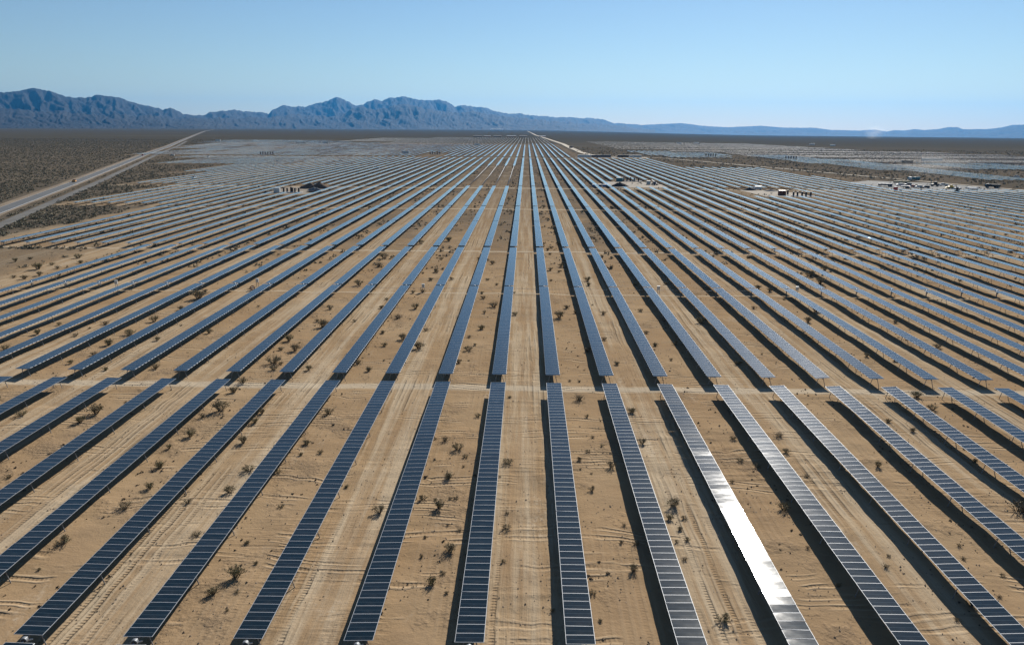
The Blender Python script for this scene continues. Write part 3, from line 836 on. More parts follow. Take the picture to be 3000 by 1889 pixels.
SH = [(-41.5,89.9,1.59),(-42.5,86.1,0.85),(-41.1,80.6,1.76),(-34.2,87.8,1.38),(-39.7,75.3,1.36),(-40.1,70.8,1.28),(-42.3,63.9,1.69),(-34.4,72.2,1.02),(-31.0,74.7,1.35),(-30.7,79.7,1.43),(-27.4,79.6,1.11),(-26.4,87.4,1.38),(-26.2,84.3,0.83),(-24.1,85.1,0.76),(-24.7,71.7,0.72),(-25.6,64.5,0.79),(-30.8,65.7,0.93),(-24.6,58.9,1.58),(-25.6,56.4,1.52),(-23.7,56.7,0.7),(-23.6,54.2,0.57),(-54.7,84.3,1.0),(-56.4,77.7,1.24),(-35.9,75.4,0.6),(-23.6,61.0,0.63),(-9.8,89.3,1.4),(-11.1,89.8,0.62),(-7.0,84.4,0.75),(-7.0,81.7,0.57),(-8.4,78.8,1.57),(-10.6,74.0,1.19),(-8.7,71.9,1.3),(-7.2,74.1,0.59),(-7.8,74.1,0.45),(-9.3,73.9,0.52),(-2.1,82.6,1.31),(-2.8,79.1,0.55),(-1.8,70.9,0.71),(-6.3,67.5,0.68),(-7.5,68.6,0.56),(-9.4,66.1,0.54),(-6.8,63.8,1.43),(-9.3,62.8,0.51),(-1.9,62.0,0.63),(-7.1,60.1,0.56),(-6.5,57.2,0.53),(-14.6,71.0,1.43),(-19.1,76.5,0.76),(-1.8,67.9,0.96),(8.3,90.8,0.8),(9.2,88.0,0.69),(6.2,83.9,0.91),(7.4,86.3,0.85),(9.7,82.0,1.3),(7.3,80.4,0.48),(7.0,76.2,0.91),(8.9,65.5,0.6),(10.2,65.2,0.73),(9.4,60.8,1.0),(5.6,57.4,0.71),(14.2,89.3,1.23),(15.1,73.1,1.61),(14.2,70.4,0.99),(14.8,68.2,0.83),(14.1,65.9,0.54),(2.2,55.0,0.57),(5.9,53.8,0.56),(15.7,70.5,0.85),(15.1,66.1,0.74),(14.2,62.8,0.77),(15.5,54.0,1.46),(24.8,84.4,0.83),(26.3,82.7,1.31),(25.6,90.8,0.89),(31.5,91.7,1.62),(30.9,86.9,1.03),(31.0,80.3,0.96),(26.0,72.3,1.31),(25.9,65.0,0.66),(26.4,59.1,0.73),(40.3,83.6,0.99),(32.8,64.0,0.65),(31.7,62.2,0.89),(49.2,94.1,1.1),(52.1,85.1,1.01),(39.4,63.9,0.78),(49.9,73.0,2.93),(36.2,56.7,1.17),(34.0,54.7,0.68),(41.3,61.1,0.63),(39.2,58.0,0.72),(40.2,66.1,0.67),(-128.7,201.2,3.33),(-124.0,202.2,2.23),(-141.6,211.9,1.94),(-122.9,211.1,2.32),(-127.9,190.0,2.1),(-123.1,192.7,1.77),(-124.3,188.3,2.08),(-128.8,207.5,1.52),(-128.2,219.2,2.41),(-140.4,216.7,1.98),(-72.3,167.5,3.72),(-73.8,174.9,1.62),(-71.9,157.4,1.76),(-72.7,147.2,1.92),(-58.4,138.4,1.56),(-72.6,137.2,2.57),(-72.8,130.3,2.2),(-72.0,124.0,1.87),(-80.9,144.3,2.16),(-58.4,116.8,1.99),(-65.7,115.7,1.32),(-73.1,119.0,1.13),(-65.8,133.5,1.25),(-38.8,144.1,2.42),(-42.2,133.6,2.01),(-39.3,127.4,1.92),(-41.0,158.8,1.77),(-41.9,127.8,1.44),(-40.7,120.1,2.5),(-39.6,116.7,1.33),(-34.1,116.9,1.33),(-42.3,110.4,1.89),(-42.0,105.9,1.82),(-41.0,98.4,2.46),(-42.4,95.9,1.48),(-57.1,96.9,2.24),(-57.5,93.8,1.45),(-66.3,95.6,1.47),(-26.3,97.9,1.69),(-35.1,97.5,1.12),(-35.0,94.3,1.27),(-88.9,136.1,1.53),(-88.6,126.5,1.67),(-81.4,135.0,1.52),(-24.5,221.9,2.03),(-27.0,200.7,1.11),(-23.8,191.1,1.76),(-18.6,191.9,1.41),(-9.5,215.9,1.78),(-9.7,191.9,1.06),(-7.2,186.1,1.37),(-13.8,224.4,1.64),(-41.2,223.3,2.86),(-40.2,209.8,3.08),(-40.3,184.3,2.72),(-9.6,170.7,1.9),(-6.9,162.6,2.11),(-8.6,156.8,0.87),(-8.5,143.9,1.88),(-10.4,137.7,1.29),(-9.9,128.9,1.58),(-10.9,121.4,1.15),(-9.4,122.8,0.58),(-18.8,142.1,1.59),(-22.1,135.2,1.78),(-24.7,131.0,1.6),(-26.5,139.5,1.31),(-18.5,129.7,2.2),(-23.4,160.9,1.79),(-25.7,152.0,2.12),(-23.9,176.9,1.96),(-30.6,160.9,1.49),(-30.9,168.7,0.94),(-33.7,148.7,1.11),(-27.2,121.1,2.06),(-24.7,117.0,1.55),(-23.3,122.5,0.69),(-2.8,176.3,0.81),(-2.3,155.8,1.45),(6.7,153.6,2.57),(8.6,162.3,1.81),(10.1,157.5,1.02),(10.6,129.4,1.95),(15.7,156.2,1.74),(14.3,165.6,0.77),(14.2,137.5,1.03),(14.8,122.2,1.38),(22.8,133.5,1.5),(22.4,141.9,1.06),(15.3,193.5,2.14),(15.2,187.6,1.73),(9.5,212.6,2.34),(6.4,207.1,1.52),(6.2,192.2,1.41),(8.6,204.6,1.13),(7.0,233.4,1.7),(6.6,113.1,0.86),(8.1,113.0,0.64),(-2.3,105.4,0.81),(-6.4,97.9,0.85),(7.6,104.9,2.2),(8.1,98.0,0.75),(14.3,99.8,1.72),(23.9,159.8,1.19),(34.2,189.1,1.39),(-25.9,259.6,2.83),(-34.5,253.5,2.31),(55.2,184.0,2.04),(57.1,180.8,2.0),(34.5,122.7,1.62),(34.5,150.4,2.24),(80.4,209.8,2.31),(73.4,201.5,3.33),(72.7,191.7,2.82),(56.0,152.0,1.7),(60.9,161.3,2.4),(56.2,107.6,1.85),(48.4,163.2,1.51),(61.4,126.0,1.42),(72.6,134.2,1.51),(57.6,128.1,1.21)]
rs = random.Random(3)
def in_row(x):                       # under a panel row?
    return abs(((x - 4 + 4) % 8) - 4) < 1.3
pts = [(x, y, max(.5, s * 1.08)) for x, y, s in SH]
tries = 0
while len(pts) < 300 and tries < 9000:
    tries += 1
    y = rs.uniform(52, 330) if rs.random() < .8 else rs.uniform(112, 236); x = rs.uniform(-.75 * y - 8, .62 * y + 8)
    laneidx = round(x / 8.0)
    if laneidx % 2 == 0 and rs.random() < .85: continue
    if in_row(x) or any(abs(y - g_) < 2.2 for g_ in (109.5, 238.6)): continue
    if any(abs(x - p[0]) < 1.2 and abs(y - p[1]) < 1.2 for p in pts): continue
    pts.append((x, y, rs.choice((.45, .55, .7, .9, 1.2, 1.5))))
pts.sort(key=lambda p: p[1])
cnt = {}
used_lab = set()
for i, (x, y, s) in enumerate(pts):
    v = i % 6 if s > .9 else rs.choice((1, 3, 3, 5, 2))
    bi = 0 if y < 109.5 else 1 if y < 238.6 else 2 if y < 365 else 3
    ln = round(x / 8.0)
    key = (bi, ln); cnt[key] = cnt.get(key, 0) + 1
    where = 'in the central lane' if ln == 0 else 'in the %s lane %s of centre' % (ordw(abs(ln)), 'right' if ln > 0 else 'left')
    sz = 'large' if s > 1.7 else 'bushy' if s > 1.15 else 'small' if s > .7 else 'tiny'
    cl = {0: 'olive', 1: 'sparse brown', 2: 'olive-brown', 3: 'dry twiggy', 4: 'tall olive', 5: 'low brown'}[v]
    lab = '%s %s shrub, %s %s, %s block' % (sz, cl, (ordw(cnt[key]) + ' nearest'), where, BL[bi])
    z = gzf(x, y) - .03
    rz = rs.uniform(0, 6.28); hs = rs.uniform(.8, 1.15)
    if s > 1.15:
        o = obj('desert_shrub', None, None, (x, y, z), rz, scale=(s, s, s * hs))
        obj('stems', PROT[v][0], o); obj('foliage', PROT[v][1], o)
    else:
        o = obj('desert_shrub', JOIN[v], None, (x, y, z), rz, scale=(s, s, s * hs))
    tag(o, lab, 'shrub', 'desert shrubs growing between the solar rows')

# uncountable scrub: clumps of leaf-sized faces
def scrub(name, P, S, label, per=22, leaf=.13, flat=.55, matn='scrub'):
    n = len(P); r = np.random.default_rng(len(P))
    d = r.normal(0, 1, (n, per, 3)); d /= np.linalg.norm(d, axis=2)[:, :, None]
    rad = r.random((n, per, 1)) ** .45
    c = d * rad * .5; c[:, :, 2] = np.abs(c[:, :, 2]) * 2 * flat * (.6 + .8 * r.random((n, 1)))
    c[:, :, :2] *= (.7 + .6 * r.random((n, 1, 2)))
    c *= S[:, None, None]
    z = gz(P[:, 0], P[:, 1])
    c += np.concatenate([P, z[:, None]], 1)[:, None, :]
    u = r.normal(0, 1, (n, per, 3)); u /= np.linalg.norm(u, axis=2)[:, :, None]
    w = np.cross(u, r.normal(0, 1, (n, per, 3))); w /= np.linalg.norm(w, axis=2)[:, :, None]
    L = (leaf * S)[:, None, None] * (.6 + .8 * r.random((n, per, 1)))
    V = np.stack([c + u * L, c - u * L * .5 + w * L * .8, c - u * L * .5 - w * L * .8], 2).reshape(-1, 3)
    Fc = np.arange(len(V)).reshape(-1, 3)
    me = np_mesh(name, V, Fc, [matn], None, 3)
    return tag(obj(name, me), label, None, kind='stuff')
def scatter(n, xf, y0, y1, keep, smin, smax, pw=1.0):
    y = y0 + (y1 - y0) * rng.random(n) ** pw
    lo, hi = xf(y); x = lo + (hi - lo) * rng.random(n)
    k = keep(x, y); x, y = x[k], y[k]
    return np.stack([x, y], 1), smin + (smax - smin) * rng.random(len(x)) ** 1.8
def offroad(x, y):
    h = -222.8 - .374 * (y - 328)
    return (np.abs(x - h + 4.2) > 10.0) & (np.abs(x - h - 10.5) > 3.4)
def clump(x, y, sc, seed, th): return fbm(x / sc, y / sc, seed, 3) > th
# desert left of the field and across the highway
P1, S1 = scatter(56000, lambda y: (-.78 * y - 15, left_edge(y) + 6), 235, 2100, lambda x, y: offroad(x, y) & (wildness(x, y) > .5) & clump(x, y, 18, 51, -.45), .5, 1.9, 1.15)
# right hand wild strips
P2, S2 = scatter(15000, lambda y: (y * 0 + 60, .78 * y + 40), 492, 1500, lambda x, y: (wildness(x, y) > .6) & ~((x > 226) & (x < 316) & (y < 590) & (y > 490)) & clump(x, y, 16, 52, -.2), .9, 2.8)
# between the rows from the third block outwards
P3, S3 = scatter(40000, lambda y: (-.72 * y, .68 * y), 200, 1000, lambda x, y: (np.abs(((x) % 8) - 4) > 1.0) & (wildness(x, y) < .5) & (np.abs(((x + 8) % 16) - 8) > 3.0 - 2 * (x > 60)) & clump(x, y, 14, 53, -.05), .5, 1.7, .9)
scrub('scrub', np.concatenate([P1, P2, P3]), np.concatenate([S1, S2, S3]), 'low grey-green desert scrub spread over the undisturbed plain', 20, .17)
# debris, tufts and clods near the camera
P4, S4 = scatter(9000, lambda y: (-.78 * y - 8, .68 * y + 8), 44, 240, lambda x, y: (np.abs(((x + 8) % 16) - 8) > 3.2) & clump(x, y, 7, 54, .05), .10, .38)
scrub('ground_litter', P4, S4, 'dry tufts, twigs and clods scattered between the near rows', 12, .30, .4, 'twig')
# pebbles and clods
def stones(n):
    P, S = scatter(n, lambda y: (-.78 * y - 8, .68 * y + 8), 44, 150, lambda x, y: clump(x, y, 5, 55, -.15), .04, .16, 1.0)
    tet = np.array([(1, 0, -.3), (-.5, .87, -.3), (-.5, -.87, -.3), (.1, .1, .75)])
    r = np.random.default_rng(8); m = len(P)
    sc = r.uniform(.6, 1.4, (m, 1, 3)); V = tet[None] * sc * S[:, None, None]
    a = r.uniform(0, 6.28, m); ca, sa = np.cos(a)[:, None], np.sin(a)[:, None]
    x = V[:, :, 0] * ca - V[:, :, 1] * sa; y = V[:, :, 0] * sa + V[:, :, 1] * ca
    V = np.stack([x + P[:, :1], y + P[:, 1:], V[:, :, 2] + gz(P[:, 0], P[:, 1])[:, None]], -1).reshape(-1, 3)
    q = np.array([(0, 1, 3), (1, 2, 3), (2, 0, 3)])
    Fc = (q[None] + (np.arange(m) * 4)[:, None, None]).reshape(-1, 3)
    M['clod'] = simple('soil_clods', (.24, .175, .115), .95, 0, .3, 1)
    return tag(obj('stones', np_mesh('stones', V, Fc, ['clod'], None, 3)), 'small stones and clods strewn over the near sand', None, kind='stuff')
stones(16000)

# ---------------------------------------------------------------- site equipment
def at(x, y, dz=0.0): return (x, y, gzf(x, y) + dz)
def thing(name, x, y, rz, label, cat, group=None, dz=0.05):
    return tag(obj(name, None, None, at(x, y, dz), rz), label, cat, group)
def part(name, fn, parent, smooth=False, loc=(0, 0, 0)):
    b = MB(); fn(b); return obj(name, b.mesh(name, smooth), parent, loc)
def wheel_mesh(r, w):
    b = MB(); b.tube((-w / 2, 0, 0), (w / 2, 0, 0), r, 'black', 16); b.tube((-w / 2 - .01, 0, 0), (w / 2 + .01, 0, 0), r * .55, 'silver', 12)
    return b.mesh('wheel')
WH = wheel_mesh(.38, .26); WB = wheel_mesh(.52, .34)
def wheels(root, xs_, ys_, me, r):
    for y in ys_:
        for x in xs_: obj('wheel', me, root, (x, y, r))
def car(x, y, rz, paint, label, kind='suv', group=None):
    t = thing('parked_car' if kind != 'moving' else 'car', x, y, rz, label, 'car', group)
    part('body', lambda b: (b.prism([(-2.35, .35), (2.3, .35), (2.38, .75), (2.25, 1.0), (1.1, 1.1), (-2.3, 1.12), (-2.4, .7)], -.93, .93, paint, 'x')), t)
    part('cabin', lambda b: b.hexa([(-.86, -2.2, 1.11), (.86, -2.2, 1.11), (.86, 1.05, 1.11), (-.86, 1.05, 1.11), (-.7, -1.95, 1.68), (.7, -1.95, 1.68), (.7, .35, 1.68), (-.7, .35, 1.68)], 'glassv'), t)
    part('roof', lambda b: b.box((0, -.8, 1.71), (1.42, 2.3, .06), paint), t)
    wheels(t, (-.82, .82), (-1.45, 1.45), WH, .38)
    for sx in (-.65, .65): part('headlight', lambda b: b.box((sx, 2.36, .78), (.36, .08, .18), 'lamp'), t)
    return t
def pickup(x, y, rz, paint, label, group=None):
    t = thing('pickup_truck', x, y, rz, label, 'pickup truck', group)
    part('body', lambda b: (b.prism([(-2.8, .45), (2.75, .45), (2.8, .95), (2.6, 1.12), (1.35, 1.15), (-2.8, 1.1)], -.98, .98, paint, 'x')), t)
    part('cabin', lambda b: b.hexa([(-.9, -.75, 1.14), (.9, -.75, 1.14), (.9, 1.5, 1.14), (-.9, 1.5, 1.14), (-.75, -.6, 1.8), (.75, -.6, 1.8), (.75, .85, 1.8), (-.75, .85, 1.8)], 'glassv'), t)
    part('roof', lambda b: b.box((0, .12, 1.83), (1.52, 1.45, .06), paint), t)
    part('cargo_bed', lambda b: (b.box((0, -1.8, 1.13), (1.6, 1.8, .04), 'dark'), b.box((-.9, -1.8, 1.25), (.1, 1.9, .26), paint), b.box((.9, -1.8, 1.25), (.1, 1.9, .26), paint), b.box((0, -2.74, 1.25), (1.9, .1, .26), paint)), t)
    wheels(t, (-.86, .86), (-1.75, 1.75), WH, .38)
    return t
def lorry(x, y, rz, cab, bed, label, load='box', group=None, name='lorry'):
    t = thing(name, x, y, rz, label, 'lorry', group)
    part('cab', lambda b: b.prism([(2.0, .7), (4.3, .7), (4.35, 1.6), (4.0, 2.65), (2.0, 2.7)], -1.15, 1.15, cab, 'x'), t)
    part('windscreen', lambda b: b.hexa([(-1.0, 4.20, 1.75), (1.0, 4.20, 1.75), (1.0, 4.38, 1.7), (-1.0, 4.38, 1.7), (-1.0, 3.98, 2.5), (1.0, 3.98, 2.5), (1.0, 4.14, 2.48), (-1.0, 4.14, 2.48)], 'glassv'), t)
    part('chassis', lambda b: b.box((0, -.3, .75), (1.0, 8.2, .25), 'dark'), t)
    if load == 'tank': part('tank', lambda b: b.tube((0, -4.2, 1.75), (0, 1.7, 1.75), .95, bed, 18), t, True)
    elif load == 'dump': part('dump_bed', lambda b: b.prism([(-4.5, 1.0), (1.8, 1.0), (1.9, 2.5), (-4.8, 2.3)], -1.2, 1.2, bed, 'x'), t)
    else: part('box_body', lambda b: b.box((0, -1.4, 2.1), (2.4, 6.2, 2.3), bed), t)
    wheels(t, (-1.0, 1.0), (-3.4, -2.2, 3.1), WB, .52)
    return t
def trailer(x, y, rz, L, load, label, group=None, tall=.8):
    t = thing('flatbed_trailer', x, y, rz, label, 'trailer', group)
    part('deck', lambda b: (b.box((0, 0, 1.15), (2.5, L, .2), 'dark'), b.box((0, 0, .95), (.9, L * .95, .2), 'dark')), t)
    if load: part('load', lambda b: [b.box((0, -L / 2 + 1.6 + i * (L - 1.2) / 4 + .0, 1.25 + tall / 2), (2.2, (L - 1.2) / 4 - .15, tall * (1 - .15 * (i % 2))), load) for i in range(4)], t)
    wheels(t, (-1.0, 1.0), (-L / 2 + 1.2, -L / 2 + 2.4), WB, .52)
    part('landing_gear', lambda b: (b.box((-.8, L / 2 - 2, .5), (.12, .12, 1.0), 'steel'), b.box((.8, L / 2 - 2, .5), (.12, .12, 1.0), 'steel')), t)
    return t
def container(x, y, rz, L, paint, label, h=2.6, w=2.44, group=None, roof=None, name='shipping_container'):
    t = thing(name, x, y, rz, label, 'container', group)
    def body(b):
        n = int(L / .28); b.box((0, 0, h / 2), (L - .1, w - .12, h - .1), paint)
        for i in range(n):
            xx = -L / 2 + (i + .5) * L / n
            for s in (-1, 1): b.box((xx, s * (w / 2 - .05), h / 2), (L / n * .5, .06, h - .2), paint)
        for sx in (-1, 1):
            for sy in (-1, 1): b.box((sx * (L / 2 - .07), sy * (w / 2 - .07), h / 2), (.16, .16, h), paint)
    part('body', body, t)
    part('roof', lambda b: b.box((0, 0, h + .04), (L, w, .07), roof or paint), t)
    part('door', lambda b: (b.box((L / 2 + .01, -.55, h / 2), (.05, 1.0, h - .3), paint), b.box((L / 2 + .01, .55, h / 2), (.05, 1.0, h - .3), paint), b.tube((L / 2 + .06, -.2, .3), (L / 2 + .06, -.2, h - .3), .03, 'steel', 6)), t)
    return t
def cabinet_mesh(h=2.0, w=.8, d=.8):
    b = MB(); b.box((0, 0, h / 2), (w, d, h), 'dark'); b.box((0, 0, h + .05), (w + .15, d + .15, .1), 'dark')
    for i in range(4): b.box((0, -d / 2 - .02, .5 + i * .35), (w * .7, .03, .12), 'rust')
    return b.mesh('cabinet_body')
CAB = cabinet_mesh()
def cabinet(x, y, label, group, s=1.0, dz=.35):
    t = thing('equipment_cabinet', x, y, 0, label, 'cabinet', group, dz)
    obj('cabinet_body', CAB, t, scale=(1, 1, s))
    part('door', lambda b: (b.box((0, -.43, 1.0), (.66, .03, 1.7), 'dark'), b.box((.22, -.46, 1.0), (.05, .05, .25), 'steel')), t)
    return t
def slab(x, y, L, w, label):
    t = thing('concrete_plinth', x, y, 0, label, 'plinth', None, -.1)
    def f(b):
        b.box((0, 0, .22), (L, w, .45), 'white')
        b.box((0, 0, .46), (L - .2, w - .2, .04), 'concrete')
    me_ = MB(); f(me_); o = obj('slab', me_.mesh('slab'), t)
    return t
def mound(x, y, rx, ry, h, mname, label, seed, peaks=((0, 0, 1),), name='soil_heap', cat='soil heap'):
    n = 40; g_ = np.linspace(-1.15, 1.15, n); A, B = np.meshgrid(g_, g_)
    Z = np.zeros_like(A)
    for px, py, ph in peaks:
        d = np.hypot((A - px) * 1.0, (B - py) * 1.0); Z = np.maximum(Z, ph * (1 - d / (.35 + .65 * ph)))
    Z = Z + .10 * fbm(A * 3, B * 3, seed, 4) * (Z > 0) + .03 * fbm(A * 11, B * 11, seed, 2)
    Z = np.where(Z > .0, Z, -.2)
    Vv = np.stack([A * rx, B * ry, np.clip(Z, -.15, 9) * h], -1).reshape(-1, 3)
    idx = np.arange(n * n).reshape(n, n)
    Fq = np.stack([idx[:-1, :-1], idx[:-1, 1:], idx[1:, 1:], idx[1:, :-1]], -1).reshape(-1, 4)
    me_ = np_mesh(name, Vv, Fq, [mname])
    me_.polygons.foreach_set('use_smooth', np.ones(len(Fq), bool))
    return tag(obj(name, me_, None, at(x, y, .02)), label, cat)

# western power station
container(-141.2, 445, 0, 3.2, 'white', 'white boxy container at the left end of the dark cabinets, western pad', 2.7)
slab(-133.5, 447, 12.5, 2.2, 'long white plinth under the dark cabinets on the western pad')
nm = ['leftmost', 'second', 'third', 'fourth', 'fifth', 'rightmost']
for i, (x, s) in enumerate(((-138.0, 1), (-136.0, 1.02), (-133.9, 1.3), (-133.0, 1.15), (-131.6, 1.05), (-129.4, 1.05))):
    cabinet(x, 447.0 + .25 * (i == 2), '%s dark equipment cabinet on the white plinth, western pad' % nm[i], 'dark cabinets on the western pad', s)
mound(-128, 478, 8, 5, 4.2, 'spoil', 'twin-peaked brown soil heap behind the western cabinets', 3, ((-.45, 0, .85), (.3, .1, 1), (.7, -.2, .5)))
mound(-124.5, 461, 4.6, 3.2, 2.2, 'gravel', 'grey gravel heap in front of the brown soil heap', 4, ((0, 0, 1), (.4, -.1, .8)), 'gravel_heap', 'gravel heap')
mound(-121.5, 449, 4.2, 2.0, 1.3, 'spoil', 'low brown soil heap right of the western plinth', 6, ((-.3, 0, .8), (.3, 0, 1)))
mound(-146.5, 442, 2.4, 2, 1.2, 'darksoil', 'small dark soil heap left of the white container', 8)
# central power station
container(65.2, 560, 0, 4.4, 'teal', 'grey-green container with pale roof, left end of central pad', 2.7, roof='white')
slab(75, 563, 13, 2.2, 'long white plinth under the dark cabinets on the central pad')
for i, (x, s) in enumerate(((68.6, 1.1), (70.9, 1.35), (73.4, 1.2), (76, 1.15), (79, 1.2))):
    cabinet(x, 563, '%s dark equipment cabinet on the white plinth, central pad' % (nm[i] if i < 4 else 'rightmost'), 'dark cabinets on the central pad', s)
mound(60, 512, 5.4, 3.4, 2.8, 'darksoil', 'dark conical soil heap in front of the central cabinets', 9, ((0, 0, 1), (-.3, 0, .85), (.3, 0, .8)))
container(81.4, 532, 0, 2.4, 'offwhite', 'small white cabin standing alone on the central pad', 2.4, name='site_cabin')
t = thing('telehandler', 84.5, 527, .6, 'dark telehandler with raised arm beside the small white cabin', 'telehandler')
part('body', lambda b: (b.prism([(-1.8, .6), (1.8, .6), (1.8, 1.2), (.5, 1.3), (.4, 2.4), (-.8, 2.4), (-1.0, 1.3), (-1.8, 1.2)], -.9, .9, 'navy', 'x')), t)
part('boom', lambda b: (b.hexa([(.3, -1.7, 1.3), (.6, -1.7, 1.3), (.6, 3.2, 3.0), (.3, 3.2, 3.0), (.3, -1.7, 1.65), (.6, -1.7, 1.65), (.6, 3.2, 3.3), (.3, 3.2, 3.3)], 'offwhite')), t)
wheels(t, (-.9, .9), (-1.2, 1.2), WB, .52)
for i, (x, c) in enumerate(((43.2, 'blue'), (46.8, 'navy'), (49.6, 'blue'), (52.2, 'navy'))):
    t = thing('blue_skip', x, 508.4 + .3 * (i % 2), 0, '%s low %s skip with a white load, end of the row by the central pad' % (nm[i] if i < 3 else 'rightmost', 'blue' if c == 'blue' else 'navy'), 'skip', 'skips lined up by the central pad')
    part('tub', lambda b: b.prism([(-1.1, .1), (1.1, .1), (1.45, 1.3), (-1.45, 1.3)], -1.1, 1.1, c), t)
    part('load', lambda b: b.box((0, 0, 1.4), (2.4, 1.8, .28), 'white'), t)
# eastern power station
container(146.0, 455, 0, 3.9, 'rust', 'reddish container with pale roof on the eastern pad', 2.6, roof='white')
cabinet(149.4, 455.5, 'wide dark cabinet touching the reddish container, eastern pad', 'dark cabinets on the eastern pad', 1.2)
slab(156.5, 449, 14, 2.2, 'long white plinth under the five dark cabinets, eastern pad')
for i, x in enumerate((150.6, 152.8, 155.4, 157.6, 160.2)):
    cabinet(x, 449, '%s brown-black equipment cabinet on the white plinth, eastern pad' % (nm[i] if i < 4 else 'rightmost'), 'dark cabinets on the eastern pad', 1.05)
mound(137, 489, 5.2, 3, 1.9, 'darksoil', 'dark soil heap left of the white van, eastern pad', 11)
mound(148, 483, 4.5, 2.4, 1.1, 'gravel', 'low grey gravel spill right of the white van, eastern pad', 12, name='gravel_heap', cat='gravel heap')
t = thing('van', 143, 493.5, 1.57, 'white van parked between two heaps at the eastern pad', 'van')
part('body', lambda b: b.prism([(-2.6, .4), (2.5, .4), (2.6, 1.0), (2.2, 1.3), (1.6, 2.1), (-2.6, 2.15)], -.98, .98, 'white', 'x'), t)
part('window', lambda b: b.box((0, 0, 1.6), (2.0, 2.6, .4), 'glassv'), t)
wheels(t, (-.86, .86), (-1.6, 1.6), WH, .38)
# equipment yard, right
trailer(259, 553.6, 1.5, 12, 'timber', 'long flatbed stacked with yellow timber in the grey yard', tall=1.0)
car(250.4, 537, 1.45, 'silver', 'silver car in front of the timber flatbed, grey yard')
car(257.8, 541, 1.6, 'navy', 'dark car parked right of the silver car, grey yard')
car(251.8, 523, 1.3, 'red', 'dark red car, leftmost of the front three in the yard', group=None)
car(254.8, 520, 1.4, 'white', 'white car between dark red and black cars, grey yard')
car(258.2, 517.5, 1.3, 'dark', 'black car at the right of the white car, grey yard')
lorry(287, 594, 1.6, 'white', 'teal', 'white-cabbed lorry with dark tank on the track behind the yard', 'tank')
t = thing('telehandler', 273.8, 537, 1.4, 'dark telehandler with upright mast in the middle of the yard', 'telehandler')
part('body', lambda b: b.prism([(-2.4, .6), (2.4, .6), (2.4, 1.4), (.7, 1.6), (.6, 3.0), (-1.0, 3.0), (-1.2, 1.6), (-2.4, 1.5)], -1.1, 1.1, 'dark', 'x'), t)
part('mast', lambda b: (b.box((-.5, 2.5, 2.2), (.15, .2, 3.8), 'teal'), b.box((.5, 2.5, 2.2), (.15, .2, 3.8), 'teal'), b.box((0, 2.5, 3.6), (1.1, .2, .2), 'teal')), t)
wheels(t, (-1.1, 1.1), (-1.6, 1.6), WB, .52)
pickup(281, 540, 1.5, 'silver', 'silver pickup behind the telehandler in the yard')
t = thing('skid_loader', 273, 516, 1.5, 'small yellow loader at the front of the yard', 'loader')
part('body', lambda b: b.prism([(-2.2, .5), (1.2, .5), (1.2, 1.3), (.2, 1.5), (.1, 2.3), (-1.2, 2.3), (-1.3, 1.5), (-2.2, 1.4)], -.9, .9, 'yellow', 'x'), t)
part('bucket', lambda b: b.prism([(1.6, .2), (2.9, .2), (3.0, .5), (2.0, 1.2), (1.6, 1.2)], -1.0, 1.0, 'yellow', 'x'), t)
part('arm', lambda b: (b.box((-.95, .8, 1.2), (.12, 2.4, .2), 'yellow'), b.box((.95, .8, 1.2), (.12, 2.4, .2), 'yellow')), t)
wheels(t, (-.85, .85), (-1.4, .5), WB, .52)
t = thing('mini_excavator', 264.8, 491.5, .4, 'tiny dark excavator with raised arm at the yard edge', 'excavator')
part('body', lambda b: (b.box((0, 0, 1.2), (1.7, 1.9, 1.1), 'dark'), b.box((-.3, 0, 2.1), (.9, 1.1, .9), 'glassv')), t)
part('track', lambda b: b.box((-.75, 0, .35), (.4, 2.4, .6), 'black'), t)
part('track', lambda b: b.box((.75, 0, .35), (.4, 2.4, .6), 'black'), t)
part('arm', lambda b: (b.tube((.4, .9, 1.5), (.4, 1.6, 4.0), .13, 'dark', 6), b.tube((.4, 1.6, 4.0), (.4, 2.6, 3.0), .1, 'dark', 6)), t)
trailer(237, 529, 1.35, 10, 'navy', 'dark loaded flatbed at the left edge of the yard', tall=.8)
trailer(243.5, 514, 1.35, 6, 'offwhite', 'short flatbed with white load in front of the dark one, yard', tall=.5)
t = thing('portable_toilet', 228.2, 494, 0, 'red portable toilet at the near left corner of the yard', 'portable toilet')
part('body', lambda b: b.box((0, 0, 1.15), (1.9, 1.7, 2.3), 'red'), t)
part('roof', lambda b: b.box((0, 0, 2.38), (2.0, 1.8, .16), 'offwhite', .85), t)
part('door', lambda b: (b.box((0, -.87, 1.05), (1.2, .05, 1.9), 'red'), b.box((.45, -.91, 1.05), (.08, .05, .2), 'steel')), t)
for i, (x, y, L) in enumerate(((276, 513, 5), (288, 518, 8), (284, 509, 6))):
    t = thing('panel_stack', x, y, .1, ['short', 'long', 'narrow'][i] + ' low stack of pale sheets ' + ['beside the yellow loader', 'at the right end of the yard', 'at the front right of the yard'][i], 'stack')
    part('sheets', lambda b: (b.box((0, 0, .45), (L, 2.0, .4), 'white'), b.box((0, 0, .75), (L * .9, 1.9, .18), 'offwhite')), t)
    part('pallet', lambda b: [b.box((-L / 2 + .5 + j * (L - 1) / 4, 0, .12), (.3, 2.0, .22), 'timber') for j in range(5)], t)
lorry(304.5, 524, 1.5, 'dark', 'dark', 'dark tipper lorry on the dirt track right of the yard', 'dump')
# highway traffic
pickup(-295.5, 513, .36, 'orange', 'orange pickup driving on the highway, nearer of two vehicles')
car(-461.3, 952, .36, 'red', 'small red car far along the highway', kind='moving')
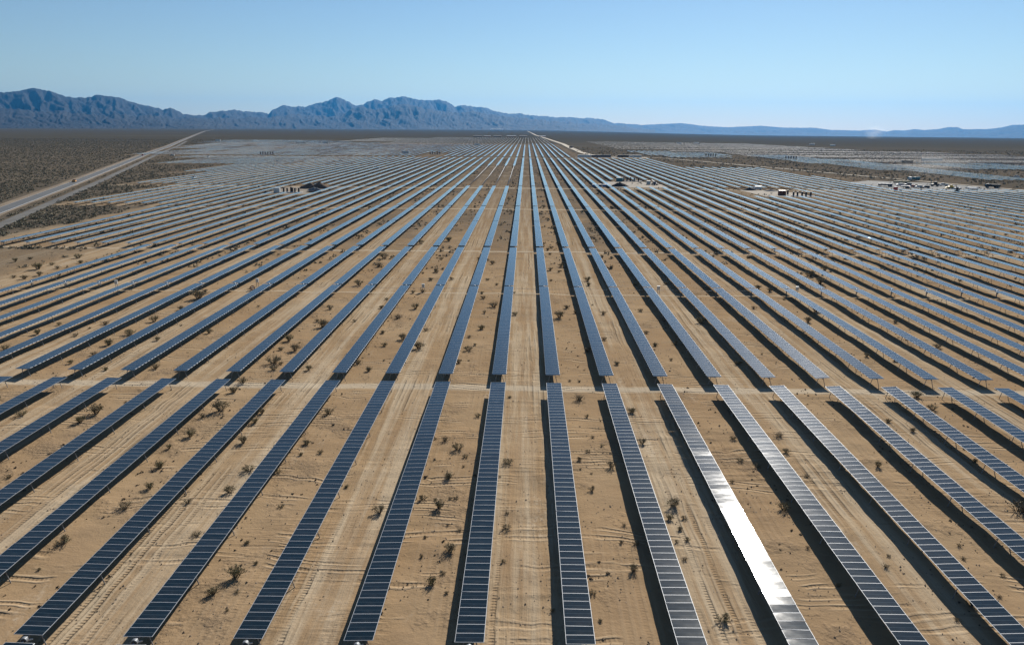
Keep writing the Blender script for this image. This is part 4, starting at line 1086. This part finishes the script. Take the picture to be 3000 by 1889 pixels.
# laydown strip beyond the central rows
for i, (x, y, L, c, lab) in enumerate(((72, 1003, 17, 'white', 'long pale container at the left end of the far laydown strip'), (93, 1004, 24, 'navy', 'long dark container in the middle of the far laydown strip'), (121, 1008, 14, 'dark', 'black container on the far laydown strip'), (136, 1010, 16, 'offwhite', 'grey-white container at the right end of the far laydown strip'))):
    container(x, y, .03, L, c, lab, 2.8, 3.0)
pickup(130, 1000, 1.5, 'white', 'white pickup by the black container on the far laydown strip')
container(78, 1425, 0, 6, 'dark', 'small dark container standing on the straight dirt road', 3)
# pads further out
for (cx_, cy_, n_, nmn) in ((-121, 1066, 5, 'behind the middle left rows'), (-332, 1020, 6, 'far left among the rows'), (-459, 1628, 6, 'near the far left end of the field'), (247, 1072, 5, 'in the right hand far field'), (330, 1000, 5, 'beside the far right strip')):
    t = thing('power_station', cx_, cy_, 0, 'distant dark cabinets on a pale base, ' + nmn, 'power station', 'distant power stations', .1)
    for i in range(n_): obj('cabinet', CAB, t, (i * 3.2 - n_ * 1.6, 0, .3), scale=(1.5, 1.5, 1.5))
    part('base', lambda b: b.box((0, 0, .2), (n_ * 3.4, 3, .4), 'concrete'), t)
FARV = [(-167, 1100, 'white pickup alone among the rows left of centre, beyond the sixth block'), (-100, 1612, 'white pickup near the upper end of the central rows'), (-134, 706, 'white pickup parked among the rows left of the bare tubes'), (-370, 923, 'white pickup in the far left rows'), (-727, 1878, 'white pickup at the far left corner of the field'), (-428, 1705, 'white pickup behind the upper left rows'), (-234, 555, 'white pickup in the outer left rows'), (-427, 955, 'white pickup on open scrub between highway and rows'), (445, 937, 'white pickup beside the right hand far rows'), (390, 640, 'white pickup at the far right edge'), (434, 2066, 'white pickup on the far right plain'), (734, 2079, 'white pickup far out on the right plain'), (379, 2005, 'white pickup on the plain right of the dirt road'), (727, 1921, 'white pickup furthest right on the distant plain')]
for x, y, lb in FARV:
    if y < 1000: pickup(x, y, rs.choice((0, 1.57)), 'white', lb, 'white pickups scattered over the site')
    else: container(x, y, 0, 6 + y * .003, 'white', lb.replace('pickup', 'site cabin'), 3, 3, group='white site cabins scattered over the site', name='site_cabin')
container(478, 952, .05, 24, 'offwhite', 'long white container at the far right edge of the rows', 3.4, 3, roof='white')
container(425, 900, .05, 12, 'dark', 'dark container left of the long white one, far right', 3)
# remote buildings at the far end of the field and on the plain
for i, (x, y, L, c) in enumerate(((-185, 3020, 34, 'dark'), (-150, 3040, 26, 'offwhite'), (-112, 3060, 30, 'dark'), (-60, 3100, 36, 'white'), (-15, 3200, 30, 'offwhite'), (60, 3150, 26, 'dark'))):
    t = thing('warehouse', x, y, 0, ['leftmost dark', 'pale', 'second dark', 'widest white', 'grey-white', 'rightmost dark'][i] + ' low shed at the far end of the central rows', 'shed', 'sheds at the far end of the field', -.3)
    part('wall', lambda b: b.box((0, 0, 1.7), (L, 12, 3.4), 'rust' if i % 2 else 'dark'), t)
    part('roof', lambda b: b.prism([(-6.4, 3.4), (6.4, 3.4), (0, 4.6)], -L / 2 - .4, L / 2 + .4, 'steel' if i % 2 else 'dark', 'x'), t)
for i, (x, y, L) in enumerate(((-430, 10290, 60), (-390, 10290, 40), (-345, 10300, 70))):
    t = thing('warehouse', x, y, 0, ['left', 'middle', 'right'][i] + ' of three tiny white buildings out on the plain', 'shed', 'white buildings out on the plain', -.5)
    part('wall', lambda b: b.box((0, 0, 7), (L, 30, 14), 'white'), t)
    part('roof', lambda b: b.prism([(-16, 14), (16, 14), (0, 20)], -L / 2 - 1, L / 2 + 1, 'offwhite', 'x'), t)

# small things near the camera
t = thing('cable_reel', -63.6, 177.0, 0, 'dark red cable reel standing on its rim in the cross track', 'cable reel', None, 0)
def ring(b, y, r0, r1, w, m_):
    n = 24
    for i in range(n):
        a0, a1 = 2 * math.pi * i / n, 2 * math.pi * (i + 1) / n
        P = [(r0 * math.cos(a0), y - w, r0 * math.sin(a0)), (r1 * math.cos(a0), y - w, r1 * math.sin(a0)), (r1 * math.cos(a0), y + w, r1 * math.sin(a0)), (r0 * math.cos(a0), y + w, r0 * math.sin(a0)),
             (r0 * math.cos(a1), y - w, r0 * math.sin(a1)), (r1 * math.cos(a1), y - w, r1 * math.sin(a1)), (r1 * math.cos(a1), y + w, r1 * math.sin(a1)), (r0 * math.cos(a1), y + w, r0 * math.sin(a1))]
        b.hexa([(x, yy, z + .55) for x, yy, z in P], m_)
part('rim', lambda b: ring(b, -.25, .42, .55, .04, 'rust'), t)
part('rim', lambda b: ring(b, .25, .42, .55, .04, 'rust'), t)
part('hub', lambda b: (b.tube((0, -.3, .55), (0, .3, .55), .16, 'dark', 12), b.box((0, 0, .55), (.9, .08, .07), 'rust'), b.box((0, 0, .55), (.07, .08, .9), 'rust')), t)
def combiner(x, y, label):
    t = thing('combiner_box', x, y, 0, label, 'electrical box', 'combiner boxes in the cross track', 0)
    part('enclosure', lambda b: (b.box((0, 0, 1.45), (.62, .3, .85), 'offwhite'), b.box((0, 0, 1.9), (.7, .38, .05), 'offwhite')), t)
    part('post', lambda b: b.box((-.22, .05, .5), (.08, .08, 1.2), 'steel'), t)
    part('post', lambda b: b.box((.22, .05, .5), (.08, .08, 1.2), 'steel'), t)
    part('door', lambda b: (b.box((0, -.165, 1.45), (.5, .03, .72), 'silver'), b.box((.18, -.19, 1.45), (.04, .03, .12), 'dark')), t)
combiner(-63.9, 181.5, 'pale box on posts right behind the red cable reel')
combiner(-23.9, 177.5, 'pale box on posts in the third lane left of centre')
combiner(30.6, 178.3, 'pale box on posts in the lane right of the fourth right row')
combiner(-95.8, 177.8, 'pale box on posts among the outer left rows')
combiner(62.5, 178.3, 'pale box on posts among the outer right rows')
b_ = MB(); 
for i in range(24):
    x0 = -56 + i * 4.7; x1 = x0 + 4.7
    z0 = 1.1 + .08 * math.cos(i * 1.7); z1 = 1.1 + .08 * math.cos((i + 1) * 1.7)
    b_.tube((x0, 176.6, z0), (x1, 176.6, z1), .022, 'silver', 5, None, False)
tag(obj('messenger_cable', b_.mesh('messenger_cable')), 'thin pale cable strung across the rows of the second block', 'cable')
t = thing('module_crate', -25.0, 47.4, .1, 'white wrapped crate with dark strap at the bottom edge', 'crate', None, 0)
part('wrapping', lambda b: b.box((0, 0, .4), (1.3, 1.1, .6), 'offwhite'), t)
wrap_ = t.children[0]
part('strap', lambda b: (b.box((0, 0, .71), (.1, 1.14, .02), 'blue'), b.box((0, 0, .713), (1.34, .1, .02), 'blue')), wrap_)
part('pallet', lambda b: [b.box((q, 0, .06), (.2, 1.2, .12), 'timber') for q in (-.6, 0, .6)], t)

# ---------------------------------------------------------------- air
def volume_box(name, lo, hi, dens, col, label, aniso=0.0):
    b = MB(); c = [(a_ + b2) / 2 for a_, b2 in zip(lo, hi)]; d = [b2 - a_ for a_, b2 in zip(lo, hi)]
    m, g = mat(name)
    pv = g.n('VolumePrincipled'); o = g.n('OutputMaterial')
    pv.inputs['Color'].default_value = (*col, 1); pv.inputs['Density'].default_value = dens; pv.inputs['Anisotropy'].default_value = aniso
    g.l(pv.outputs[0], o.inputs['Volume'])
    M[name] = m
    b.box(c, d, name)
    return tag(obj(name, b.mesh(name)), label, None, kind='stuff')
zmin = float(min(ZZ.min(), -420)) - 5
volume_box('haze', (-32000, -200, zmin), (32000, 36500, 1150), 1.8e-5, (.06, .35, .80), 'thin blue haze over the desert plain', .4)

def dust_cloud(x, y, sx, sy, sz, dens, label, lean=.3):
    m, g = mat('dust_cloud')
    tc = g.n('TexCoord').outputs['Object']
    nz = g.noise(tc, 1.6, 4, .6)
    sp = g.n('SeparateXYZ'); g.l(tc, sp.inputs[0])
    ln = g.n('VectorMath', operation='LENGTH'); g.l(tc, ln.inputs[0])
    fall = g.m('SUBTRACT', 1.0, g.ss(.25, 1.0, ln.outputs['Value']))
    d = g.m('MULTIPLY', g.m('MULTIPLY', fall, g.ss(.35, .7, nz)), dens)
    pv = g.n('VolumePrincipled'); o = g.n('OutputMaterial')
    pv.inputs['Color'].default_value = (1.0, .97, .92, 1); pv.inputs['Anisotropy'].default_value = .45
    g.l(d, pv.inputs['Density']); g.l(pv.outputs[0], o.inputs['Volume'])
    M['dust_' + str(x)] = m
    V = []; Fq = []
    n1, n2 = 20, 10
    b = MB()
    P = [[(math.cos(2 * math.pi * i / n1) * math.sin(math.pi * (j + .01) / (n2 + .02) ), math.sin(2 * math.pi * i / n1) * math.sin(math.pi * (j + .01) / (n2 + .02)), -math.cos(math.pi * (j + .01) / (n2 + .02))) for i in range(n1)] for j in range(n2 + 1)]
    for j in range(n2 + 1): b.v += P[j]
    k = b._m('dust_' + str(x))
    for j in range(n2):
        for i in range(n1):
            q = (i + 1) % n1
            b.f.append((j * n1 + i, j * n1 + q, (j + 1) * n1 + q, (j + 1) * n1 + i)); b.mi.append(k)
    b.f.append(tuple(reversed(range(n1)))); b.mi.append(k); b.f.append(tuple(range(n2 * n1, n2 * n1 + n1))); b.mi.append(k)
    o_ = obj('dust_cloud', b.mesh('dust_cloud'), None, at(x, y, sz * .75), scale=(sx, sy, sz))
    tag(o_, label, None, kind='stuff')
dust_cloud(2090, 4880, 75, 60, 55, .0035, 'pale dust plume rising from the far right plain')
dust_cloud(325, 640, 40, 26, 13, .005, 'faint dust drifting behind the equipment yard')
